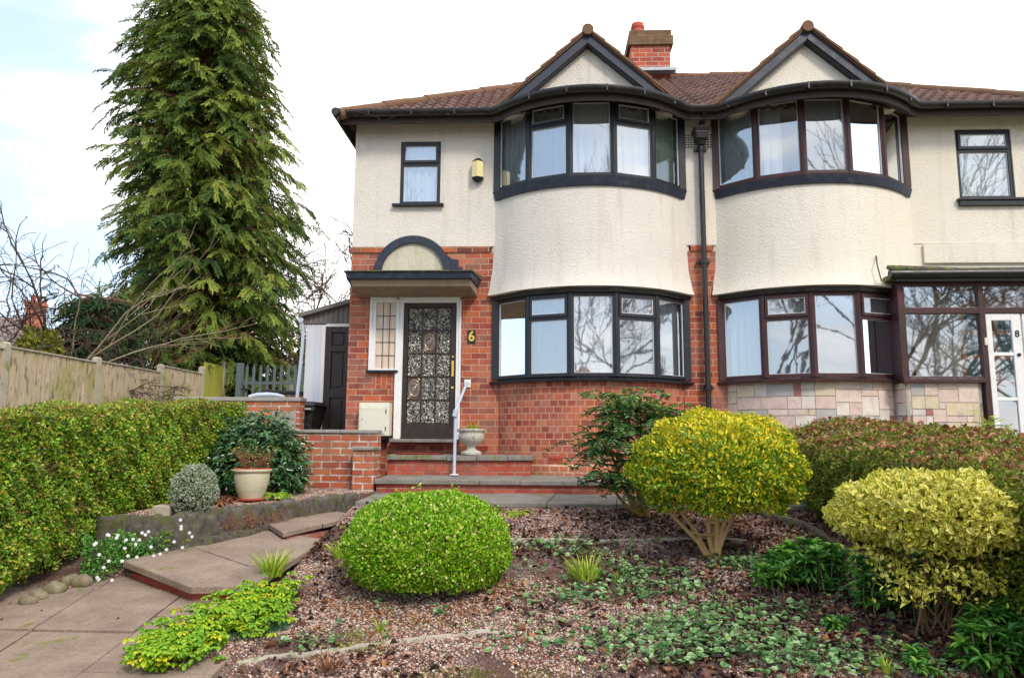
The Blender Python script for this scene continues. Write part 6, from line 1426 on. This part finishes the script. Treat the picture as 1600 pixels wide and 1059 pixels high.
def bare_tree(label, root, dirs, depth, L0, r0, seed, mat='bark_dark', group=None, name='bare_tree', buds=None, **k):
    R = np.random.default_rng(seed); p = thing(name, label, 'tree', tuple(root), group); ls = tree_lines(root, dirs, depth, R, L0, r0, **k); tk = ls[:1]
    big = [l for l in ls if l[1][0] > r0*.45]; small = [l for l in ls if l[1][0] <= r0*.45]
    tubes('trunk', big, M[mat], p, 8); 
    if small: tubes('twigs', small, M[mat], p, 4)
    if buds:
        E_ = [l[0][i] for l in small for i in (2, 4)]; E_ = np.array(E_)[R.random(len(E_)) < buds[1]]; n = len(E_); leaf_mesh('hanging_catkins' if buds[0] == 'bark_dark' else 'last_leaves', E_, np.tile([0, 0, -1.], (n, 1))+R.normal(size=(n, 3))*.3, R.normal(size=(n, 3)), R.uniform(.04, .10, n), .018, leaf_mat('dry_catkin', [(0, (.05, .03, .02)), (1, (.16, .10, .05))]), p)
    return p
BG = 'bare winter trees beyond the fence'
bare_tree('bare drooping tree at the left edge, rooted outside the picture', (-11.9, 14.2, 1.2), [((.3, 0, .9), 1.0, 1), ((.9, .1, .75), 1.2, .8), ((.6, .2, .9), 1.2, .7), ((.2, -.1, 1), 1.1, .7)], 5, 1.8, .085, 4, group=BG, spread=.65, up=.03, kids=(1, 5), shrink=.72, rmin=.005, droop=.2, wig=.16, buds=('bark_dark', .45))
bare_tree('bare tree reaching left out of the big conifer', (-9.9, 16.6, 1.2), [((-.25, 0, 1.5), 1.5, 1), ((-.8, -.1, 1.7), 1.6, .8), ((-.5, 0, 1.6), 1.7, .8), ((-1.0, .1, 1.3), 1.5, .7)], 4, 1.5, .05, 19, group=BG, spread=.62, up=-.03, kids=(1, 4), shrink=.68, rmin=.006, droop=.3, wig=.15)
bare_tree('bare tree spreading right of the big conifer toward the house', (-8.5, 21.5, 1.2), [((.3, 0, 1), 1.6, 1), ((.75, 0, .8), 1.7, .8), ((.5, .1, 1.0), 2.0, .8), ((.9, -.1, .55), 1.5, .7), ((-.1, 0, 1), 1.8, .8)], 5, 2.0, .10, 21, group=BG, spread=.6, up=.0, kids=(2, 5), shrink=.66, rmin=.010, droop=.15, wig=.14)
bare_tree('pale grey-green leaning branches in front of the dark evergreen', tuple(at(105, 590, Y=13.6)), [((.75, 0, .62), 1.3, 1), ((.95, .1, .38), 1.25, .8), ((.2, 0, 1), .9, .7), ((.65, 0, .80), 1.6, .9)], 3, 1.30, .026, 33, mat='bark_grey', group=BG, spread=.36, up=.0, kids=(1, 2), shrink=.66, rmin=.005, wig=.09)
bare_tree('reddish leaning twigs low beside the conifer trunk', tuple(at(225, 590, Y=17.2)), [((.6, 0, .8), 1.2, 1), ((.9, 0, .5), 1.3, .8)], 3, 1.0, .022, 41, mat='bark_red', group=BG, spread=.4, up=.02, kids=(2, 4), shrink=.66, rmin=.004, wig=.1)

def conifer(name, label, root, height, Rf, nb, mat, nl=12, lsize=.12, zmin=0.0, seed=5, spray=.5, lean=0.0, trunk=.26, group=None, droop=1.0):
    R = np.random.default_rng(seed); root = np.array(root, float); p = thing(name, label, 'tree', tuple(root), group); P = []; D = []; Nn = []; T = []; RN = []
    tubes('trunk', [(np.array([root-[0, 0, .3], root+[lean*.33, 0, height*.33], root+[lean*.66, 0, height*.66], root+[lean, 0, height*.97]]), [trunk, trunk*.75, trunk*.4, .02])], M['bark_red'], p, 10)
    for i in range(nb):
        f = zmin+(1-zmin)*((i+.5)/nb)**.92; z = height*f; az = i*2.39996+R.normal()*.25; r = Rf(f, az)*R.uniform(.72, 1.10)
        o = np.array([math.cos(az), math.sin(az), 0]); b0 = root+np.array([lean*f, 0, z]); n = 7; pts = []
        for k in range(n): t_ = k/(n-1); pts.append(b0+o*r*t_+np.array([0, 0, r*(.16*math.sin(t_*2.2)-.22*droop*t_*t_)])+R.normal(size=3)*.03*t_)
        T.append((np.array(pts), list(np.linspace(.035, .006, n)))); tone = R.random()
        ns = max(4, int(r*5.5))
        for s_ in range(ns):
            t_ = .22+.80*(s_+R.random())/ns; t_ = min(t_, 1.0); q = t_*(n-1); k = min(n-2, int(q)); b1 = pts[k]+(pts[k+1]-pts[k])*(q-k)
            side = np.array([-o[1], o[0], 0])*R.choice([-1, 1])*R.uniform(.1, .9); ax = nrm(o*R.uniform(.35, .9)+side+np.array([0, 0, -R.uniform(.15, .9)*droop])); ln = spray*R.uniform(.6, 1.25)*(1.1-.4*t_)
            pl = nrm(np.cross(ax, nrm(R.normal(size=3)+o*.0+np.array([0, 0, 1.5])))); pn = np.cross(pl, ax)
            j = np.arange(nl); tt = (j+.5)/nl; bend = np.array([0, 0, -1.])*(ln*.35*droop*tt**2)[:, None]; q_ = b1+ax*(ln*tt)[:, None]+bend; sg = np.where(j % 2, 1, -1)
            P.append(q_); D.append(nrm(ax*.75+pl*(sg*.62)[:, None]+np.array([0, 0, -.35*droop])*tt[:, None]+R.normal(size=(nl, 3))*.12)); Nn.append(np.tile(pn, (nl, 1))+R.normal(size=(nl, 3))*.25); RN.append(np.clip(tone*.55+R.random()*.25+.25*tt*R.random(nl), 0, 1))
    P = np.concatenate(P); D = np.concatenate(D); Nn = np.concatenate(Nn); n = len(P); L = lsize*R.uniform(.7, 1.35, n)
    leaf_mesh('crown', P, D, Nn, L, L*.23, M[mat], p, fold=.1, droop=.25, rnd=np.concatenate(RN)); tubes('branches', T, M['bark_red'], p, 5); return p
def Rcon(f, az):
    base = np.interp(f, [0, .08, .19, .32, .45, .51, .64, .77, .87, .93, 1], [1.8, 2.1, 2.2, 2.3, 2.45, 2.3, 2.1, 1.95, 1.6, 1.15, .3])
    return base*(1+.10*math.sin(az*3+f*14)+(.07*math.cos(az) if f < .5 else -.03*math.cos(az)))
conifer('conifer', 'towering dark green conifer behind the fence, top beyond the frame', (-9.0, 19.3, 1.2), 14.5, Rcon, 980, 'con', nl=30, lean=-.85, lsize=.115, seed=5, spray=.58, trunk=.27, droop=.8)
conifer('evergreen_bush', 'dark spreading evergreen bush behind the fence at the conifer foot', (-9.6, 15.2, 1.2), 3.4, lambda f, az: 1.45*(1-.5*f), 190, 'con_d', nl=14, lsize=.13, seed=8, spray=.5, trunk=.09, zmin=.1, droop=.7)
for lab, px_, py_, Y_, r_ in (('small yellow-green bush behind the fence near the far chimney', 62, 548, 13.5, .55), ('golden bush beyond the railing beside the lean-to', 470, 560, 24, 1.0), ('low green bush at the foot of the big conifer', 352, 575, 18.5, .8)):
    c = at(px_, py_, Y=Y_); p = thing('background_bush', lab, 'bush', (c[0], c[1], 1.3)); a, b_, c_, d = blob_leaves((c[0], c[1], c[2]-r_*.3), (r_*.7, r_*.7, r_), 1500, .1, -1, .6, .2, .15, 2); leaf_mesh('leaves', a, b_, c_, .11, .06, M['bushy'] if Y_ != 18.5 else M['con_d'], p)
    tubes('stems', [(np.array([(c[0], c[1], 1.2), c+R_]), [.03, .01]) for R_ in rs.normal(size=(9, 3))*.25], M['bark_grey'], p, 5)

# ---- far houses, also those across the road that the windows mirror
def far_house(label, x0, x1, y0, y1, z0, ze, zr_, wall, roof, group=None, chim=None, face=-1, wins=True, gabled=False, rxy='x'):
    p = thing('distant_house', label, 'house', ((x0+x1)/2, (y0+y1)/2, z0), group); b = MB(); b.box(x0, x1, y0, y1, z0, ze); b.build('wall', wall, p)
    b = MB(); e = .35; hip = min((y1-y0)/2+e, (x1-x0)/2-.4); ym = (y0+y1)/2; A = [(x0-e, y0-e, ze), (x1+e, y0-e, ze), (x1+e, y1+e, ze), (x0-e, y1+e, ze)]; r1, r2 = (x0-e+hip, ym, zr_), (x1+e-hip, ym, zr_)
    b.poly([A[0], A[1], r2, r1]); b.poly([A[2], A[3], r1, r2]); b.poly([A[1], A[2], r2]); b.poly([A[3], A[0], r1]); b.poly([A[3], A[2], A[1], A[0]]); rf = b.build('roof', roof, p)
    if chim: b = MB(); cx_, cy_ = chim; b.box(cx_-.45, cx_+.45, cy_-.35, cy_+.35, zr_-1.3, zr_+.85); b.box(cx_-.52, cx_+.52, cy_-.42, cy_+.42, zr_+.5, zr_+.7); b.build('chimney', M['brick_chimney'], rf); b = MB(); [b.lathe((cx_+k, cy_, zr_+.85), [(.14, 0), (.11, .3), (.13, .34)], 10) for k in (-.22, .22)]; b.build('chimney_pot', M['terracotta'], rf)
    yf = y0 if face < 0 else y1; s_ = face
    if wins:
        for zc in (z0+1.5, z0+4.2):
            for k in range(3):
                xc_ = x0+(x1-x0)*(k+.5)/3; b = MB(); b.box(xc_-.7, xc_+.7, min(yf, yf+s_*.05), max(yf, yf+s_*.05), zc-.6, zc+.6); w = b.build('window', M['white'], p); b = MB(); b.box(xc_-.62, xc_-.03, min(yf+s_*.051, yf+s_*.06), max(yf+s_*.051, yf+s_*.06), zc-.52, zc+.52); b.box(xc_+.03, xc_+.62, min(yf+s_*.051, yf+s_*.06), max(yf+s_*.051, yf+s_*.06), zc-.52, zc+.52); b.build('pane', M['rubber'], w)
    if gabled:
        xg = (x0+x1)/2; b = MB(); b.prism([(-2, ze-2.6), (2, ze-2.6), (2, ze), (0, ze+2), (-2, ze)], lambda q: (xg+q[0], yf+s_*.4, q[1]), lambda q: (xg+q[0], yf-s_*3, q[1])); b.build('gable', M['render'], p)
    return p
t = NT('far_slate_roof'); t.bsdf(Base_Color=t.mix(t.noise(t.obj(), 3, 5), (.14, .10, .10), (.26, .19, .18)), Roughness=.8); M['slate'] = t.m
far_house('distant brown-roofed house with brick chimney behind the bare trees', -42.0, -30.0, 42, 50, 1.2, 7.0, 9.5, M['brick_chimney'], M['slate'], chim=(-32.6, 45.0))
far_house('far low roof just visible over the railing by the lean-to', -18.5, -9.5, 52, 60, 1.2, 4.4, 6.9, M['brick_chimney'], M['slate'])
OG = 'houses across the road mirrored in the windows'
far_house('pale gabled house across the road, mirrored in the lower bay', -3.5, 5.5, -44, -36, -1.6, 3.6, 6.4, M['render'], M['slate'], OG, (3.2, -40), 1, gabled=True)
far_house('brick house across the road to the right', 9, 19, -44, -36, -1.6, 3.8, 6.8, M['brick_chimney'], M['slate'], OG, (12, -40), 1)
far_house('grey-roofed house across the road to the left', -17, -7, -44, -36, -1.6, 3.6, 6.4, M['render2'], M['slate'], OG, (-12, -40), 1)
MG = 'big bare trees across the road mirrored in the windows'
for lab, x, y, sd_ in (('big bare tree across the road mirrored in the upper bay centre', 4.5, -17, 51), ('big bare tree across the road mirrored in the porch glass', 15.5, -13, 57), ('bare tree across the road to the left', -9.5, -18, 63), ('far right bare tree across the road', 24, -16, 71)):
    bare_tree(lab, (x, y, 0), [((0, .02, 1), 1, 1), ((.5, .1, 1), 1.35, .75), ((-.55, 0, 1), 1.4, .75), ((.1, .5, 1), 1.3, .7)], 5, 4.7, .17, sd_, mat='bark_dark', group=MG, spread=.5, up=.08, kids=(2, 4), shrink=.70, rmin=.010, wig=.12)

# ================================================================== SKY AND LIGHT
SUN_EL, SUN_AZ = math.radians(42), math.radians(150)   # azimuth clockwise from +y
w = bpy.data.worlds.new('World'); S.world = w; w.use_nodes = True; nt = w.node_tree; nt.nodes.clear()
N_ = lambda t, **k: (lambda nd: ([setattr(nd, a, b_) for a, b_ in k.items()], nd)[1])(nt.nodes.new('ShaderNode'+t))
lk = lambda a, b_: nt.links.new(a, b_)
sky = N_('TexSky', sky_type='NISHITA', sun_disc=False); sky.sun_elevation = SUN_EL; sky.sun_rotation = SUN_AZ
tc = N_('TexCoord'); mp = N_('Mapping'); mp.inputs['Scale'].default_value = (1, 1, 2.6); lk(tc.outputs['Generated'], mp.inputs[0])
n1 = N_('TexNoise'); n1.inputs['Scale'].default_value = 2.6; n1.inputs['Detail'].default_value = 9; n1.inputs['Roughness'].default_value = .58; n1.inputs['Distortion'].default_value = .5; lk(mp.outputs[0], n1.inputs['Vector'])
sep = N_('SeparateXYZ'); lk(tc.outputs['Generated'], sep.inputs[0])
# cloud cover: thick to the north over the house, broken to the far left and behind the viewer
def vm(op, a, b_): nd = N_('Math', operation=op); [(lk(v, nd.inputs[i]) if isinstance(v, bpy.types.NodeSocket) else setattr(nd.inputs[i], 'default_value', v)) for i, v in enumerate((a, b_))]; return nd.outputs[0]
cov = vm('ADD', vm('MULTIPLY', sep.outputs[1], .12), .10); left = vm('MULTIPLY', vm('MAXIMUM', vm('SUBTRACT', vm('MULTIPLY', sep.outputs[0], -1.0), .40), 0.0), 1.75)
val = vm('SUBTRACT', vm('ADD', n1.outputs['Fac'], cov), left)
mr = N_('MapRange'); mr.inputs['To Min'].default_value = .38; mr.inputs['From Min'].default_value = .36; mr.inputs['From Max'].default_value = .56; lk(val, mr.inputs['Value'])
n2 = N_('TexNoise'); n2.inputs['Scale'].default_value = 6; n2.inputs['Detail'].default_value = 8; lk(mp.outputs[0], n2.inputs['Vector'])
cc = N_('Mix', data_type='RGBA'); cc.inputs[6].default_value = (5.2, 5.7, 6.5, 1); cc.inputs[7].default_value = (10.9, 10.6, 10.2, 1)
mr2 = N_('MapRange'); mr2.inputs['From Min'].default_value = .42; mr2.inputs['From Max'].default_value = .72; lk(val, mr2.inputs['Value']); lk(mr2.outputs[0], cc.inputs[0])
sk = N_('Mix', data_type='RGBA', blend_type='ADD'); sk.inputs[0].default_value = 1; lk(sky.outputs[0], sk.inputs[6]); sk.inputs[7].default_value = (1.6, 2.3, 3.1, 1)
mx = N_('Mix', data_type='RGBA'); lk(mr.outputs[0], mx.inputs[0]); lk(sk.outputs[2], mx.inputs[6]); lk(cc.outputs[2], mx.inputs[7])
bg = N_('Background'); bg.inputs['Strength'].default_value = .13; lk(mx.outputs[2], bg.inputs['Color']); wo = N_('OutputWorld'); lk(bg.outputs[0], wo.inputs[0])
sl = bpy.data.lights.new('sun', 'SUN'); sl.energy = 1.6; sl.angle = math.radians(12); sl.color = (1, .90, .76); so = bpy.data.objects.new('sun', sl); COL.objects.link(so)
dv = Vector((math.sin(SUN_AZ)*math.cos(SUN_EL), math.cos(SUN_AZ)*math.cos(SUN_EL), math.sin(SUN_EL))); so.rotation_euler = dv.to_track_quat('Z', 'Y').to_euler(); so.location = (6, -8, 12)
S.view_settings.view_transform = 'Standard'; S.view_settings.look = 'None'; S.view_settings.gamma = 1; S.view_settings.exposure = .58
S.render.engine = 'CYCLES'; S.cycles.max_bounces = 8; S.cycles.transparent_max_bounces = 12
